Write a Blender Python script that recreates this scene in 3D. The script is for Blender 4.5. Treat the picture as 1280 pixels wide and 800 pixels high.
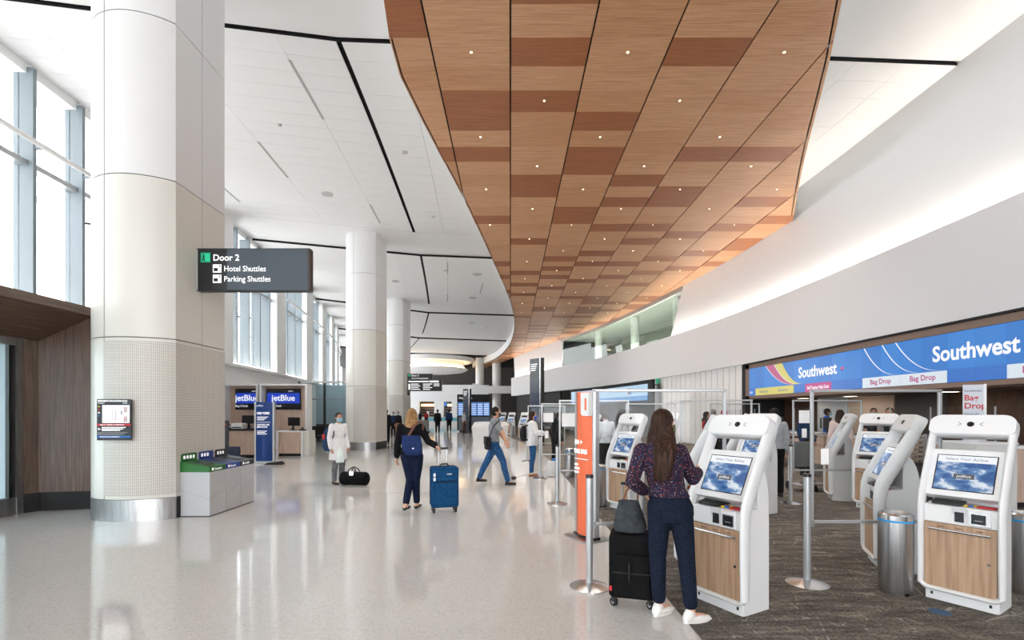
import bpy, bmesh, math, random
from mathutils import Vector, Matrix
from bisect import bisect_right
random.seed(7)
PI = math.pi
scene = bpy.context.scene
for o in list(bpy.data.objects): bpy.data.objects.remove(o, do_unlink=True)
C = scene.collection
SCR = bpy.data.scenes.new('scratch')

# ---------------------------------------------------------------- camera, world, exposure
cam_d = bpy.data.cameras.new('camera'); cam = bpy.data.objects.new('camera', cam_d); C.objects.link(cam)
cam.location = (0, 0, 1.65); cam.rotation_euler = (PI/2, 0, 0)
cam_d.sensor_width = 36; cam_d.lens = 36*604/1280; cam_d.shift_x = 2/1280; cam_d.shift_y = 115/1280
cam_d.clip_end = 300
scene.camera = cam
w = bpy.data.worlds.new('world'); scene.world = w; w.use_nodes = True
bg = w.node_tree.nodes['Background']; bg.inputs[0].default_value = (0.96, 0.98, 1.0, 1); bg.inputs[1].default_value = 4.7
vs = scene.view_settings; vs.view_transform = 'Standard'; vs.look = 'None'; vs.gamma = 1; vs.use_curve_mapping = False
vs.exposure = 0.4
COVE = 24.0; SILL = 18.0; SPOT = 110.0

# ---------------------------------------------------------------- materials
def srgb(r, g, b):
    f = lambda c: (c/255/12.92) if c/255 <= .04045 else ((c/255+.055)/1.055)**2.4
    return (f(r), f(g), f(b), 1)
MATS = {}
def mat(name, rgb=(200,200,200), rough=.5, metal=0, emit=0, coat=0, alpha=None, spec=None):
    if name in MATS: return MATS[name]
    m = bpy.data.materials.new(name); m.use_nodes = True
    b = m.node_tree.nodes['Principled BSDF']
    b.inputs['Base Color'].default_value = srgb(*rgb)
    b.inputs['Roughness'].default_value = rough; b.inputs['Metallic'].default_value = metal
    if coat: b.inputs['Coat Weight'].default_value = coat
    if spec is not None: b.inputs['Specular IOR Level'].default_value = spec
    if emit:
        b.inputs['Emission Color'].default_value = srgb(*rgb); b.inputs['Emission Strength'].default_value = emit
    MATS[name] = m
    return m
def nodes(m): return m.node_tree.nodes, m.node_tree.links, m.node_tree.nodes['Principled BSDF']
def ramp(n, stops):
    r = n.new('ShaderNodeValToRGB'); e = r.color_ramp.elements
    while len(e) < len(stops): e.new(.5)
    for el, (p, c) in zip(e, stops): el.position = p; el.color = c if len(c) == 4 else srgb(*c)
    return r
def noise_mat(name, stops, scale=(1,1,1), nscale=5, detail=4, rough=.5, coords='Object', bump=0, metal=0, coat=0, nrough=.5):
    m = mat(name, (200,200,200), rough, metal, coat=coat); n, l, b = nodes(m)
    tc = n.new('ShaderNodeTexCoord'); mp = n.new('ShaderNodeMapping'); mp.inputs['Scale'].default_value = scale
    nz = n.new('ShaderNodeTexNoise'); nz.inputs['Scale'].default_value = nscale; nz.inputs['Detail'].default_value = detail
    nz.inputs['Roughness'].default_value = nrough
    r = ramp(n, stops)
    l.new(tc.outputs[coords], mp.inputs[0]); l.new(mp.outputs[0], nz.inputs['Vector']); l.new(nz.outputs['Fac'], r.inputs[0])
    l.new(r.outputs[0], b.inputs['Base Color'])
    if bump:
        bp = n.new('ShaderNodeBump'); bp.inputs['Strength'].default_value = bump; bp.inputs['Distance'].default_value = .01
        l.new(nz.outputs['Fac'], bp.inputs['Height']); l.new(bp.outputs[0], b.inputs['Normal'])
    return m
def glass_mat(name, tint=(1,1,1,1), gloss=.12, rough=.02, graze=.22):
    m = bpy.data.materials.new(name); m.use_nodes = True; n = m.node_tree.nodes; l = m.node_tree.links
    n.remove(n['Principled BSDF']); out = n['Material Output']
    t = n.new('ShaderNodeBsdfTransparent'); t.inputs[0].default_value = tint
    g = n.new('ShaderNodeBsdfGlossy'); g.inputs['Roughness'].default_value = rough
    lw = n.new('ShaderNodeLayerWeight'); lw.inputs[0].default_value = .5
    pw = n.new('ShaderNodeMath'); pw.operation = 'POWER'; pw.inputs[1].default_value = 4
    mx = n.new('ShaderNodeMixShader'); ma = n.new('ShaderNodeMath'); ma.operation = 'MULTIPLY_ADD'; ma.inputs[1].default_value = graze; ma.inputs[2].default_value = gloss*.5
    l.new(lw.outputs['Facing'], pw.inputs[0]); l.new(pw.outputs[0], ma.inputs[0]); l.new(ma.outputs[0], mx.inputs[0]); l.new(t.outputs[0], mx.inputs[1]); l.new(g.outputs[0], mx.inputs[2])
    l.new(mx.outputs[0], out.inputs[0]); MATS[name] = m
    return m
def emit_mat(name, rgb, s=1):
    if name in MATS: return MATS[name]
    m = bpy.data.materials.new(name); m.use_nodes = True; n = m.node_tree.nodes; l = m.node_tree.links
    b = n['Principled BSDF']; b.inputs['Base Color'].default_value = (.01,.01,.01,1); b.inputs['Roughness'].default_value = .25
    b.inputs['Emission Color'].default_value = srgb(*rgb); b.inputs['Emission Strength'].default_value = s
    MATS[name] = m
    return m

M = {}
M['white'] = mat('white_paint', (238,238,238), .55)
M['ceil'] = mat('ceiling_white', (240,240,240), .6)
M['fascia'] = mat('fascia_white', (226,227,229), .5)
M['dark'] = mat('black_gap', (14,14,15), .8)
M['backing'] = mat('ceiling_backing', (30,30,31), .9)
M['ivory'] = mat('ivory_panel', (224,222,214), .32)
M['colwhite'] = mat('column_white', (232,232,232), .35)
M['steel'] = noise_mat('brushed_steel', [(.3,(158,158,158)),(.7,(196,196,197))], (30,30,.8), 3, 3, .34, metal=1)
M['chrome'] = mat('satin_aluminium', (205,206,208), .25, 1)
M['alu'] = mat('aluminium_frame', (184,186,188), .35, .6)
M['mullion'] = mat('mullion_bluegrey', (132,142,148), .55, 0)
M['kwhite'] = mat('kiosk_white', (232,233,234), .3, coat=.2)
M['kgrey'] = mat('kiosk_grey', (150,152,155), .4)
M['black'] = mat('black_plastic', (20,20,22), .35)
M['blackmat'] = mat('black_matte', (24,24,26), .7)
M['glass'] = glass_mat('window_glass', (.98,.988,.99,1), .05, .02, .15)
M['acrylic'] = glass_mat('clear_acrylic', (.97,.975,.975,1), .03, .02, .08)
M['doorglass'] = glass_mat('door_glass', (.78,.86,.88,1), .16)
M['mezzglass'] = glass_mat('mezzanine_glass', (.82,.88,.85,1), .08)
M['lighttext'] = mat('white_lettering', (240,240,240), .5, emit=.5)
M['woodwall'] = noise_mat('dark_walnut', [(.3,(66,48,40)),(.55,(92,70,58)),(.75,(112,88,72))], (14,14,.55), 3, 5, .38)
M['woodsoffit'] = noise_mat('walnut_soffit', [(.3,(66,48,40)),(.55,(92,70,58)),(.75,(112,88,72))], (14,.55,14), 3, 5, .38)
M['kwood'] = noise_mat('oak_laminate', [(.3,(158,126,100)),(.5,(180,148,120)),(.72,(196,166,138))], (10,10,.5), 4, 5, .42)
M['deskwood'] = noise_mat('pale_oak', [(.3,(186,158,138)),(.5,(203,177,158)),(.72,(214,192,174))], (10,10,.4), 4, 5, .45)
M['signwood'] = noise_mat('sign_frame_wood', [(.3,(116,94,82)),(.7,(148,124,110))], (.6,12,12), 4, 4, .5)
M['brown'] = noise_mat('brown_backwall', [(.3,(62,40,26)),(.7,(84,56,36))], (3,3,.5), 4, 3, .6)

def wood_tile_mat(name, a, b_, c):
    m = noise_mat(name, [(.3,a),(.5,b_),(.7,c)], (.5,22,1), 2.6, 8, .42, nrough=.72, coords='Generated')
    n, l, bs = nodes(m)
    tc = [x for x in n if x.type == 'TEX_COORD'][0]; mp = [x for x in n if x.type == 'MAPPING'][0]
    geo = n.new('ShaderNodeNewGeometry'); oi = n.new('ShaderNodeObjectInfo')
    ad = n.new('ShaderNodeVectorMath'); ad.operation = 'ADD'
    l.new(geo.outputs['Position'], ad.inputs[0]); l.new(oi.outputs['Random'], ad.inputs[1]); l.new(ad.outputs[0], mp.inputs[0])
    return m
M['tile_l'] = wood_tile_mat('ceiling_wood_light', (180,128,90), (211,160,119), (230,186,148))
M['tile_m'] = wood_tile_mat('ceiling_wood_mid', (176,122,82), (205,152,110), (224,178,138))
M['tile_d'] = wood_tile_mat('ceiling_wood_dark', (142,84,50), (166,103,63), (186,124,82))

# terrazzo floor
m = mat('terrazzo', (214,211,206), .1, spec=.8); M['terrazzo'] = m; n, l, b = nodes(m)
geo = n.new('ShaderNodeNewGeometry')
v1 = n.new('ShaderNodeTexVoronoi'); v1.inputs['Scale'].default_value = 70
nz = n.new('ShaderNodeTexNoise'); nz.inputs['Scale'].default_value = 90; nz.inputs['Detail'].default_value = 3
nl = n.new('ShaderNodeTexNoise'); nl.inputs['Scale'].default_value = .35; nl.inputs['Detail'].default_value = 2
r1 = ramp(n, [(.0,(184,181,176)),(.25,(208,206,202)),(.6,(214,212,209)),(1,(221,220,218))])
sep = n.new('ShaderNodeSeparateColor'); l.new(v1.outputs['Color'], sep.inputs[0]); l.new(sep.outputs[0], r1.inputs[0])
r2 = ramp(n, [(.3,(203,200,195)),(.5,(215,213,210)),(.8,(220,218,216))]); l.new(nz.outputs['Fac'], r2.inputs[0])
mx = n.new('ShaderNodeMix'); mx.data_type = 'RGBA'; mx.inputs[0].default_value = .5
for t in (v1, nz, nl): l.new(geo.outputs['Position'], t.inputs['Vector'])
l.new(r1.outputs[0], mx.inputs[6]); l.new(r2.outputs[0], mx.inputs[7]); l.new(mx.outputs[2], b.inputs['Base Color'])
rr = n.new('ShaderNodeMapRange'); rr.inputs[3].default_value = .045; rr.inputs[4].default_value = .1
l.new(nl.outputs['Fac'], rr.inputs[0]); l.new(rr.outputs[0], b.inputs['Roughness'])
# carpet
m = mat('carpet', (92,86,80), .95, spec=.1); M['carpet'] = m; n, l, b = nodes(m)
geo = n.new('ShaderNodeNewGeometry'); mp = n.new('ShaderNodeMapping'); mp.inputs['Rotation'].default_value = (0,0,.5); mp.inputs['Scale'].default_value = (1,5,1)
n1 = n.new('ShaderNodeTexNoise'); n1.inputs['Scale'].default_value = 2.2; n1.inputs['Detail'].default_value = 6; n1.inputs['Roughness'].default_value = .7
n2 = n.new('ShaderNodeTexNoise'); n2.inputs['Scale'].default_value = 60; n2.inputs['Detail'].default_value = 2
l.new(geo.outputs['Position'], mp.inputs[0]); l.new(mp.outputs[0], n1.inputs['Vector']); l.new(geo.outputs['Position'], n2.inputs['Vector'])
ra = ramp(n, [(.28,(84,80,77)),(.45,(118,112,106)),(.58,(140,133,124)),(.72,(184,177,166))]); l.new(n1.outputs['Fac'], ra.inputs[0])
rb = ramp(n, [(.3,(130,130,130)),(.7,(255,255,255))]); l.new(n2.outputs['Fac'], rb.inputs[0])
mx = n.new('ShaderNodeMix'); mx.data_type = 'RGBA'; mx.blend_type = 'MULTIPLY'; mx.inputs[0].default_value = .8
l.new(ra.outputs[0], mx.inputs[6]); l.new(rb.outputs[0], mx.inputs[7]); l.new(mx.outputs[2], b.inputs['Base Color'])
vo = n.new('ShaderNodeTexVoronoi'); vo.feature = 'DISTANCE_TO_EDGE'; vo.inputs['Scale'].default_value = 3.2; vo.inputs['Randomness'].default_value = 1
mp2 = n.new('ShaderNodeMapping'); mp2.inputs['Rotation'].default_value = (0,0,-.35); mp2.inputs['Scale'].default_value = (1.6,.5,1)
l.new(geo.outputs['Position'], mp2.inputs[0]); l.new(mp2.outputs[0], vo.inputs['Vector'])
lt = n.new('ShaderNodeMath'); lt.operation = 'LESS_THAN'; lt.inputs[1].default_value = .012; l.new(vo.outputs['Distance'], lt.inputs[0])
gt = n.new('ShaderNodeMath'); gt.operation = 'GREATER_THAN'; gt.inputs[1].default_value = .5; l.new(n1.outputs['Fac'], gt.inputs[0])
am = n.new('ShaderNodeMath'); am.operation = 'MULTIPLY'; l.new(lt.outputs[0], am.inputs[0]); l.new(gt.outputs[0], am.inputs[1])
am2 = n.new('ShaderNodeMath'); am2.operation = 'MULTIPLY'; am2.inputs[1].default_value = .55; l.new(am.outputs[0], am2.inputs[0])
mxl = n.new('ShaderNodeMix'); mxl.data_type = 'RGBA'; mxl.inputs[7].default_value = srgb(190,186,176); l.new(am2.outputs[0], mxl.inputs[0]); l.new(mx.outputs[2], mxl.inputs[6]); l.new(mxl.outputs[2], b.inputs['Base Color'])
bp = n.new('ShaderNodeBump'); bp.inputs['Strength'].default_value = .5; bp.inputs['Distance'].default_value = .01
l.new(n2.outputs['Fac'], bp.inputs['Height']); l.new(bp.outputs[0], b.inputs['Normal'])
# perforated column cladding: a fine grid of punched holes
m = mat('perforated_panel', (214,210,202), .45); M['perf'] = m; n, l, b = nodes(m)
geo = n.new('ShaderNodeTexCoord'); sp = n.new('ShaderNodeSeparateXYZ'); l.new(geo.outputs['UV'], sp.inputs[0])
def hole(sock):
    a = n.new('ShaderNodeMath'); a.operation = 'MULTIPLY'; a.inputs[1].default_value = 2*PI/.026; l.new(sock, a.inputs[0])
    s = n.new('ShaderNodeMath'); s.operation = 'SINE'; l.new(a.outputs[0], s.inputs[0])
    g = n.new('ShaderNodeMath'); g.operation = 'GREATER_THAN'; g.inputs[1].default_value = -.25; l.new(s.outputs[0], g.inputs[0]); return g
hx, hz = hole(sp.outputs[0]), hole(sp.outputs[1])
mu = n.new('ShaderNodeMath'); mu.operation = 'MULTIPLY'; l.new(hx.outputs[0], mu.inputs[0]); l.new(hz.outputs[0], mu.inputs[1])
mx = n.new('ShaderNodeMix'); mx.data_type = 'RGBA'; mx.inputs[6].default_value = srgb(226,223,216); mx.inputs[7].default_value = srgb(150,144,134)
l.new(mu.outputs[0], mx.inputs[0]); l.new(mx.outputs[2], b.inputs['Base Color'])

# ---------------------------------------------------------------- mesh helpers
class MB:
    def __init__(s): s.v = []; s.f = []
    def add(s, vs_, fs):
        o = len(s.v); s.v += [tuple(p) for p in vs_]; s.f += [tuple(i+o for i in f) for f in fs]; return s
    def box(s, x0, x1, y0, y1, z0, z1):
        return s.add([(x0,y0,z0),(x1,y0,z0),(x1,y1,z0),(x0,y1,z0),(x0,y0,z1),(x1,y0,z1),(x1,y1,z1),(x0,y1,z1)],
                     [(0,3,2,1),(4,5,6,7),(0,1,5,4),(1,2,6,5),(2,3,7,6),(3,0,4,7)])
    def hexa(s, p):   # 8 corner points, bottom 4 then top 4
        return s.add(p, [(0,3,2,1),(4,5,6,7),(0,1,5,4),(1,2,6,5),(2,3,7,6),(3,0,4,7)])
    def lathe(s, prof, n=24, c=(0,0,0), a0=0, a1=2*PI):
        full = abs(a1-a0-2*PI) < 1e-6; k = n if full else n+1; vs_ = []
        for r, z in prof:
            for i in range(k):
                a = a0+(a1-a0)*i/n; vs_.append((c[0]+r*math.cos(a), c[1]+r*math.sin(a), c[2]+z))
        fs = []
        for j in range(len(prof)-1):
            for i in range(n):
                i2 = (i+1) % k; fs.append((j*k+i, j*k+i2, (j+1)*k+i2, (j+1)*k+i))
        if full:
            if prof[0][0] > 1e-5: fs.append(tuple(range(k-1,-1,-1)))
            if prof[-1][0] > 1e-5: fs.append(tuple((len(prof)-1)*k+i for i in range(k)))
        return s.add(vs_, fs)
    def cyl(s, c, r, h, n=20): return s.lathe([(r,0),(r,h)], n, c)
    def prism(s, poly, a, b, axis='z'):
        # poly in the plane across axis: z:(x,y) y:(x,z) x:(y,z)
        f = {'z': lambda p,t: (p[0],p[1],t), 'y': lambda p,t: (p[0],t,p[1]), 'x': lambda p,t: (t,p[0],p[1])}[axis]
        k = len(poly); area = sum(poly[i][0]*poly[(i+1)%k][1]-poly[(i+1)%k][0]*poly[i][1] for i in range(k))
        flip = (area < 0) ^ (axis == 'y') ^ (b < a)
        vs_ = [f(p,a) for p in poly]+[f(p,b) for p in poly]
        fs = [tuple(range(k-1,-1,-1)), tuple(range(k,2*k))]+[(i,(i+1)%k,k+(i+1)%k,k+i) for i in range(k)]
        if flip: fs = [tuple(reversed(q)) for q in fs]
        return s.add(vs_, fs)
    def tube(s, path, r, n=10, up=None, closed=False, ry=None, cap=True):
        pts = [Vector(p) for p in path]; k = len(pts); base = len(s.v); vs_ = []; fs = []; prev = None
        for i, p in enumerate(pts):
            if closed: t = pts[(i+1)%k]-pts[i-1]
            else: t = pts[min(i+1,k-1)]-pts[max(i-1,0)]
            t.normalize()
            if up is not None: u = Vector(up)
            elif prev is None: u = Vector((0,0,1)) if abs(t.z) < .9 else Vector((1,0,0))
            else: u = prev
            u = (u-t*u.dot(t)); u.normalize(); prev = u; w_ = t.cross(u)
            ra = r[i] if isinstance(r,(list,tuple)) else r
            rb = ra if ry is None else (ry[i] if isinstance(ry,(list,tuple)) else ry)
            for j in range(n):
                a = 2*PI*j/n; vs_.append(p+w_*(ra*math.cos(a))+u*(rb*math.sin(a)))
        for i in range(k if closed else k-1):
            for j in range(n):
                fs.append((i*n+j, i*n+(j+1)%n, ((i+1)%k)*n+(j+1)%n, ((i+1)%k)*n+j))
        if not closed and cap: fs += [tuple(range(n-1,-1,-1)), tuple((k-1)*n+j for j in range(n))]
        return s.add(vs_, fs)
    def ell(s, c, rx, ry, rz, n=14, m_=9, rot=None):
        vs_ = []; fs = []
        for i in range(m_+1):
            th = PI*i/m_
            for j in range(n):
                a = 2*PI*j/n; p = Vector((rx*math.sin(th)*math.cos(a), ry*math.sin(th)*math.sin(a), -rz*math.cos(th)))
                if rot: p = rot @ p
                vs_.append(Vector(c)+p)
        for i in range(m_):
            for j in range(n): fs.append((i*n+j, i*n+(j+1)%n, (i+1)*n+(j+1)%n, (i+1)*n+j))
        return s.add(vs_, fs)
    def rbox(s, x0, x1, z0, z1, y0, y1, r, seg=5, axis='y'):   # rounded rectangle in x-z (or other plane) extruded
        return s.prism(rrect(x0,x1,z0,z1,r,seg), y0, y1, axis)
    def mesh(s, name):
        me = bpy.data.meshes.new(name); me.from_pydata(s.v, [], s.f); me.update(); return me
    def build(s, name, m, parent=None, bevel=0, smooth=False, loc=None, rotz=0, seg=2, clean=False):
        me = s.mesh(name)
        if clean:
            b = bmesh.new(); b.from_mesh(me); bmesh.ops.remove_doubles(b, verts=b.verts, dist=1e-5)
            bmesh.ops.recalc_face_normals(b, faces=b.faces); b.to_mesh(me); b.free()
        return link(name, me, m, parent, bevel, smooth, loc, rotz, seg)
def rrect(x0, x1, z0, z1, r, seg=5):
    if not isinstance(r,(list,tuple)): r = (r,r,r,r)   # bl br tr tl
    out = []
    for (cx, cz, a, q) in ((x0,z0,PI,r[0]),(x1,z0,1.5*PI,r[1]),(x1,z1,0,r[2]),(x0,z1,.5*PI,r[3])):
        sx = 1 if cx == x0 else -1; sz = 1 if cz == z0 else -1
        if q <= 0: out.append((cx,cz)); continue
        for i in range(seg+1):
            t = a+.5*PI*i/seg; out.append((cx+sx*q+q*math.cos(t), cz+sz*q+q*math.sin(t)))
    return out
def link(name, me, m, parent=None, bevel=0, smooth=False, loc=None, rotz=0, seg=2):
    if isinstance(m, str): m = M[m]
    me.materials.append(m)
    if smooth or bevel:
        for p in me.polygons: p.use_smooth = True
        me.set_sharp_from_angle(angle=math.radians(smooth if isinstance(smooth,(int,float)) and smooth > 1 else 38))
    o = bpy.data.objects.new(name, me); C.objects.link(o)
    if parent: o.parent = parent
    if loc: o.location = loc
    if rotz: o.rotation_euler = (0,0,rotz)
    if bevel:
        b = o.modifiers.new('bevel', 'BEVEL'); b.width = bevel; b.segments = seg; b.limit_method = 'ANGLE'; b.angle_limit = .6
    return o
def tag(o, label=None, cat=None, group=None, kind=None):
    if label: o['label'] = label
    if cat: o['category'] = cat
    if group: o['group'] = group
    if kind: o['kind'] = kind
    return o
def thing(name, label, cat, loc=(0,0,0), rotz=0, group=None):
    o = bpy.data.objects.new(name, None); C.objects.link(o); o.location = loc; o.rotation_euler = (0,0,rotz); o.empty_display_size = .2
    return tag(o, label, cat, group)
KIDS = {}
def dup(root, loc, rotz, label, group=None, skip=()):
    r = root.copy(); C.objects.link(r); r.location = loc; r.rotation_euler = (0,0,rotz); r['label'] = label
    if group: r['group'] = group
    for ch in [o for o in list(C.objects) if o.parent == root]:
        if ch.name.split('.')[0] in skip: continue
        c = ch.copy(); C.objects.link(c); c.parent = r
        for g in [o for o in list(C.objects) if o.parent == ch]:
            d = g.copy(); C.objects.link(d); d.parent = c
    return r
def text(name, s, size, m, parent, loc, rot=(PI/2,0,0), ext=.001, off=0, align='LEFT', sx=1, shear=0):
    cu = bpy.data.curves.new(name, 'FONT'); cu.body = s; cu.size = size; cu.extrude = ext; cu.offset = off; cu.align_x = align; cu.shear = shear
    cu.resolution_u = 3
    t = bpy.data.objects.new('tmp', cu); me = bake(t); me.name = name
    bpy.data.objects.remove(t, do_unlink=True); me.materials.clear()
    o = link(name, me, m, parent); o.location = loc; o.rotation_euler = rot; o.scale = (sx,1,1)
    return o
def bake(o):      # evaluate modifiers / curves of a loose helper object in a small scratch scene
    SCR.collection.objects.link(o); vl = SCR.view_layers[0]; vl.update()
    me = bpy.data.meshes.new_from_object(o.evaluated_get(vl.depsgraph)); return me
def interp(tab, x):
    if x <= tab[0][0]:
        (a,b),(c,d) = tab[0], tab[1]; return b+(d-b)*(x-a)/(c-a)
    if x >= tab[-1][0]:
        (a,b),(c,d) = tab[-2], tab[-1]; return b+(d-b)*(x-a)/(c-a)
    i = bisect_right([t[0] for t in tab], x)-1; (a,b),(c,d) = tab[i], tab[i+1]
    return b+(d-b)*(x-a)/(c-a)
def smoothtab(tab, step=1.0):   # Catmull-Rom resample of a y->x table
    out = []; k = len(tab)
    for i in range(k-1):
        p0 = tab[max(i-1,0)]; p1 = tab[i]; p2 = tab[i+1]; p3 = tab[min(i+2,k-1)]
        n_ = max(1, int((p2[0]-p1[0])/step))
        m1 = (p2[1]-p0[1])/(p2[0]-p0[0]); m2 = (p3[1]-p1[1])/(p3[0]-p1[0]); h = p2[0]-p1[0]
        for j in range(n_):
            t = j/n_; out.append((p1[0]+h*t, (2*t**3-3*t**2+1)*p1[1]+(t**3-2*t**2+t)*h*m1+(-2*t**3+3*t**2)*p2[1]+(t**3-t**2)*h*m2))
    out.append(tab[-1]); return out

# plan curves (y along the hall -> x)
XL = smoothtab([(-22,-9.9),(-8,-10.2),(0,-10.45),(10.3,-10.9),(20,-11.65),(25,-12.2),(31.6,-13.25),(36.5,-14.2),(42.3,-15.6),(50,-18),(58,-22)])
XC = smoothtab([(-22,-2.9),(-6,-3.4),(10.2,-3.64),(20.9,-4.19),(24.3,-4.5),(34.6,-5.84),(38.4,-6.5),(48.4,-8.8),(51.5,-9.7),(60.8,-12.8),(76,-18.5)])
XF = smoothtab([(-22,10),(-8,10),(8,10),(16,10),(22,9.73),(28.3,8.95),(34,8.0),(39.6,6.75),(46,4.6),(54,2.2),(61.5,.1)])
# ================================================================ STRUCTURE
# ---- floor and carpet
fl = tag(MB().box(-30, 14, -22, 92, -.3, 0).build('floor', 'terrazzo'), 'pale polished terrazzo floor of the hall', None, None, 'structure')
car = smoothtab([(-22,1.36),(15,1.38),(18,1.28),(23.7,.88),(30,.2),(35,-.5),(45,-2.8),(56,-6)])
poly = [(x,y) for y,x in car]+[(interp(XF,y)+.2,y) for y in (56,50,46,42,38,34,30,26,22,18,16,-22)]
tag(MB().prism(poly, 0, .006).build('floor_carpet', 'carpet'), 'dark mottled grey brown carpet of the check-in area', None, None, 'structure')
for (a,b) in (((-5.92,-6),(-5.92,7.25)),((-4.7,9.4),(1.3,10.6)),((-11,16),(1.2,19))):
    d = (Vector(b)-Vector(a)); nn = Vector((-d.y,d.x)).normalized()*.004
    tag(MB().prism([tuple(Vector(a)+nn),tuple(Vector(a)-nn),tuple(Vector(b)-nn),tuple(Vector(b)+nn)], 0, .0015).build('joint_strip', mat('joint', (150,147,142), .4), fl), None)

def ribbon(mb, pts, z0, z1, th=.05):
    vs_ = []; fs = []
    for i,(x,y) in enumerate(pts):
        a = Vector(pts[max(i-1,0)]); b = Vector(pts[min(i+1,len(pts)-1)]); t = (b-a).normalized(); nn = Vector((-t.y,t.x))*th
        vs_ += [(x,y,z0),(x,y,z1),(x+nn.x,y+nn.y,z1),(x+nn.x,y+nn.y,z0)]
    for i in range(len(pts)-1):
        o = 4*i
        for j in range(4): fs.append((o+j,o+(j+1)%4,o+4+(j+1)%4,o+4+j))
    fs += [(0,3,2,1),tuple(4*(len(pts)-1)+j for j in range(4))]
    return mb.add(vs_, fs)
# ---- ceiling: backing, panels, end bands, slots
ZC = 9.5
cl = MB().prism([(x-.35,y) for y,x in XL]+[(-30,66),(-30,92),(14,92),(14,-22)], ZC+.12, ZC+.4).build('ceiling', 'backing'); tag(cl, 'white panelled ceiling with black slots', None, None, 'structure')
mLt = [(0,.12),(10,.17),(24,.3),(38,.66),(52,.9),(66,1.05)]; mRt = [(0,.03),(10,.05),(24,.12),(38,.16),(52,.24),(66,.3)]
def CP(o, d): return (interp(XC,d)+o, d+(interp(mLt,d) if o < 0 else interp(mRt,d))*o)
slots = [-17.5, -3.6, 10.2, 24.3, 38.4, 51.6, 65.0, 78]
WL = smoothtab([(-20,-1.0),(-6,-2.0),(6,-2.05),(8.09,-2.12),(8.96,-2.24),(9.92,-2.27),(11.4,-2.1),(15.7,-1.51),(23.1,-.69),(30.4,0),(37.9,.31),(46.3,.15),(53,-.4),(59.5,-1.28),(66,-2.7),(76,-6)], .8)
WR = smoothtab([(-20,1.5),(-6,3.0),(4,3.9),(6,4.6),(8.09,5.55),(9.47,6.26),(13.2,8.03),(17.4,10.17)], .8)
offs = [-10.8,-8.4,-6,-3.5,-1.26,-.055,.055,1.3,3.0,5.0,7.0,8.6,10.2,11.4,12.6,13.8,15.0]
objs_n = 0; stuff = MB()
for k in range(len(slots)-2):
    a, b = slots[k]+.045, slots[k+1]-3.3
    if k == 1: b = slots[2]-2.9
    if k == 2: b = slots[3]-3.2
    nrow = max(1, round((b-a)/.56))
    for i in range(nrow):
        d0, d1 = a+(b-a)*i/nrow, a+(b-a)*(i+1)/nrow-.007
        for o0, o1 in zip(offs[:-1], offs[1:]):
            if abs(o0) < .06 and abs(o1) < .06: continue
            o1 -= .007
            c = CP((o0+o1)/2, (d0+d1)/2)
            if c[0] < interp(XL, c[1])-1.2 or c[0] > 11.6: continue
            xr = interp(WR, c[1]) if c[1] < 17 else interp(XF, c[1])
            if interp(WL,c[1])+1.6 < c[0] < xr-1.2: continue
            if c[1] > 17 and c[0] > xr: continue
            q = [CP(o0,d0),CP(o1,d0),CP(o1,d1),CP(o0,d1)]
            p8 = [(x,y,ZC) for x,y in q]+[(x,y,ZC+.03) for x,y in q]
            if k in (2,3) and objs_n < 292: MB().hexa(p8).build('ceiling_panel', 'ceil', cl); objs_n += 1
            else: stuff.hexa(p8)
tag(stuff.build('ceiling_panel_field', 'ceil', cl), None, None, None, 'stuff')
# smooth bands in front of each slot, dipping to a lip
for k in range(1, len(slots)-1):
    s = slots[k]; dep = 2.9 if k == 2 else (3.2 if k == 3 else 3.3)
    hz = .04 if k <= 2 else .05+.025*(k-2); prof = [(0,0),(.3,.05*hz),(.6,.25*hz),(.85,.6*hz),(.99,hz)]
    for side in ((-13.5,.0),(.0,15.2)):
        mb = MB(); no = 16; vs_ = []; fs = []
        for t, dz in prof:
            for j in range(no+1):
                x, y = CP(side[0]+(side[1]-side[0])*j/no, s-dep*(1-t)); vs_.append((x,y,ZC+dz))
        for j in range(no+1):
            x, y = CP(side[0]+(side[1]-side[0])*j/no, s-.008); vs_.append((x,y,ZC+.12))
        nr = len(prof)+1
        for i in range(nr-1):
            for j in range(no): fs.append((i*(no+1)+j,(i+1)*(no+1)+j,(i+1)*(no+1)+j+1,i*(no+1)+j+1))
        mb.add(vs_, fs).build('ceiling_band', 'ceil', cl, smooth=60)
        pts = [CP(side[0]+(side[1]-side[0])*j/no, s+.03) for j in range(no+1)]
        ribbon(MB(), pts, ZC-.004, ZC+hz+.02, .012).build('slot_face', 'dark', cl, clean=True)
# linear light slots / air slots lying in the panel seams
for (o_, d0, d1) in ((-1.26,11.0,13.2),(-3.5,14.8,17.0),(-6,17.2,19.6),(-1.26,18.6,20.4),(1.3,25.2,27.2),(1.3,32,34),(-3.5,27,29.5),(3.4,29,31.5)):
    q = [CP(o_-.03,d0),CP(o_+.03,d0),CP(o_+.03,d1),CP(o_-.03,d1)]
    MB().hexa([(x,y,ZC-.008) for x,y in q]+[(x,y,ZC+.01) for x,y in q]).build('air_slot', mat('slot_grey',(176,176,176),.6), cl)
for i,(x,y,r) in enumerate(((-3.2,14.6,.09),(-6.3,13.2,.05),(-6.6,17.4,.2),(-3.1,19.4,.07),(-1.9,27.5,.27),(-2.6,33.2,.25),(-3.6,26.8,.1),(-3.4,42.5,.28),(-2.2,45,.12),(-6.9,29,.22))):
    tag(MB().lathe([(r,-.02),(r*.8,-.035),(0,-.035)][::-1]+[(r,.01)], 20, (x,y,ZC)).build('ceiling_disc', mat('disc_grey',(196,196,196),.6)), 'small round pale grey disc set in the white panelled ceiling', 'ceiling disc', 'discs in the white ceiling')

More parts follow.
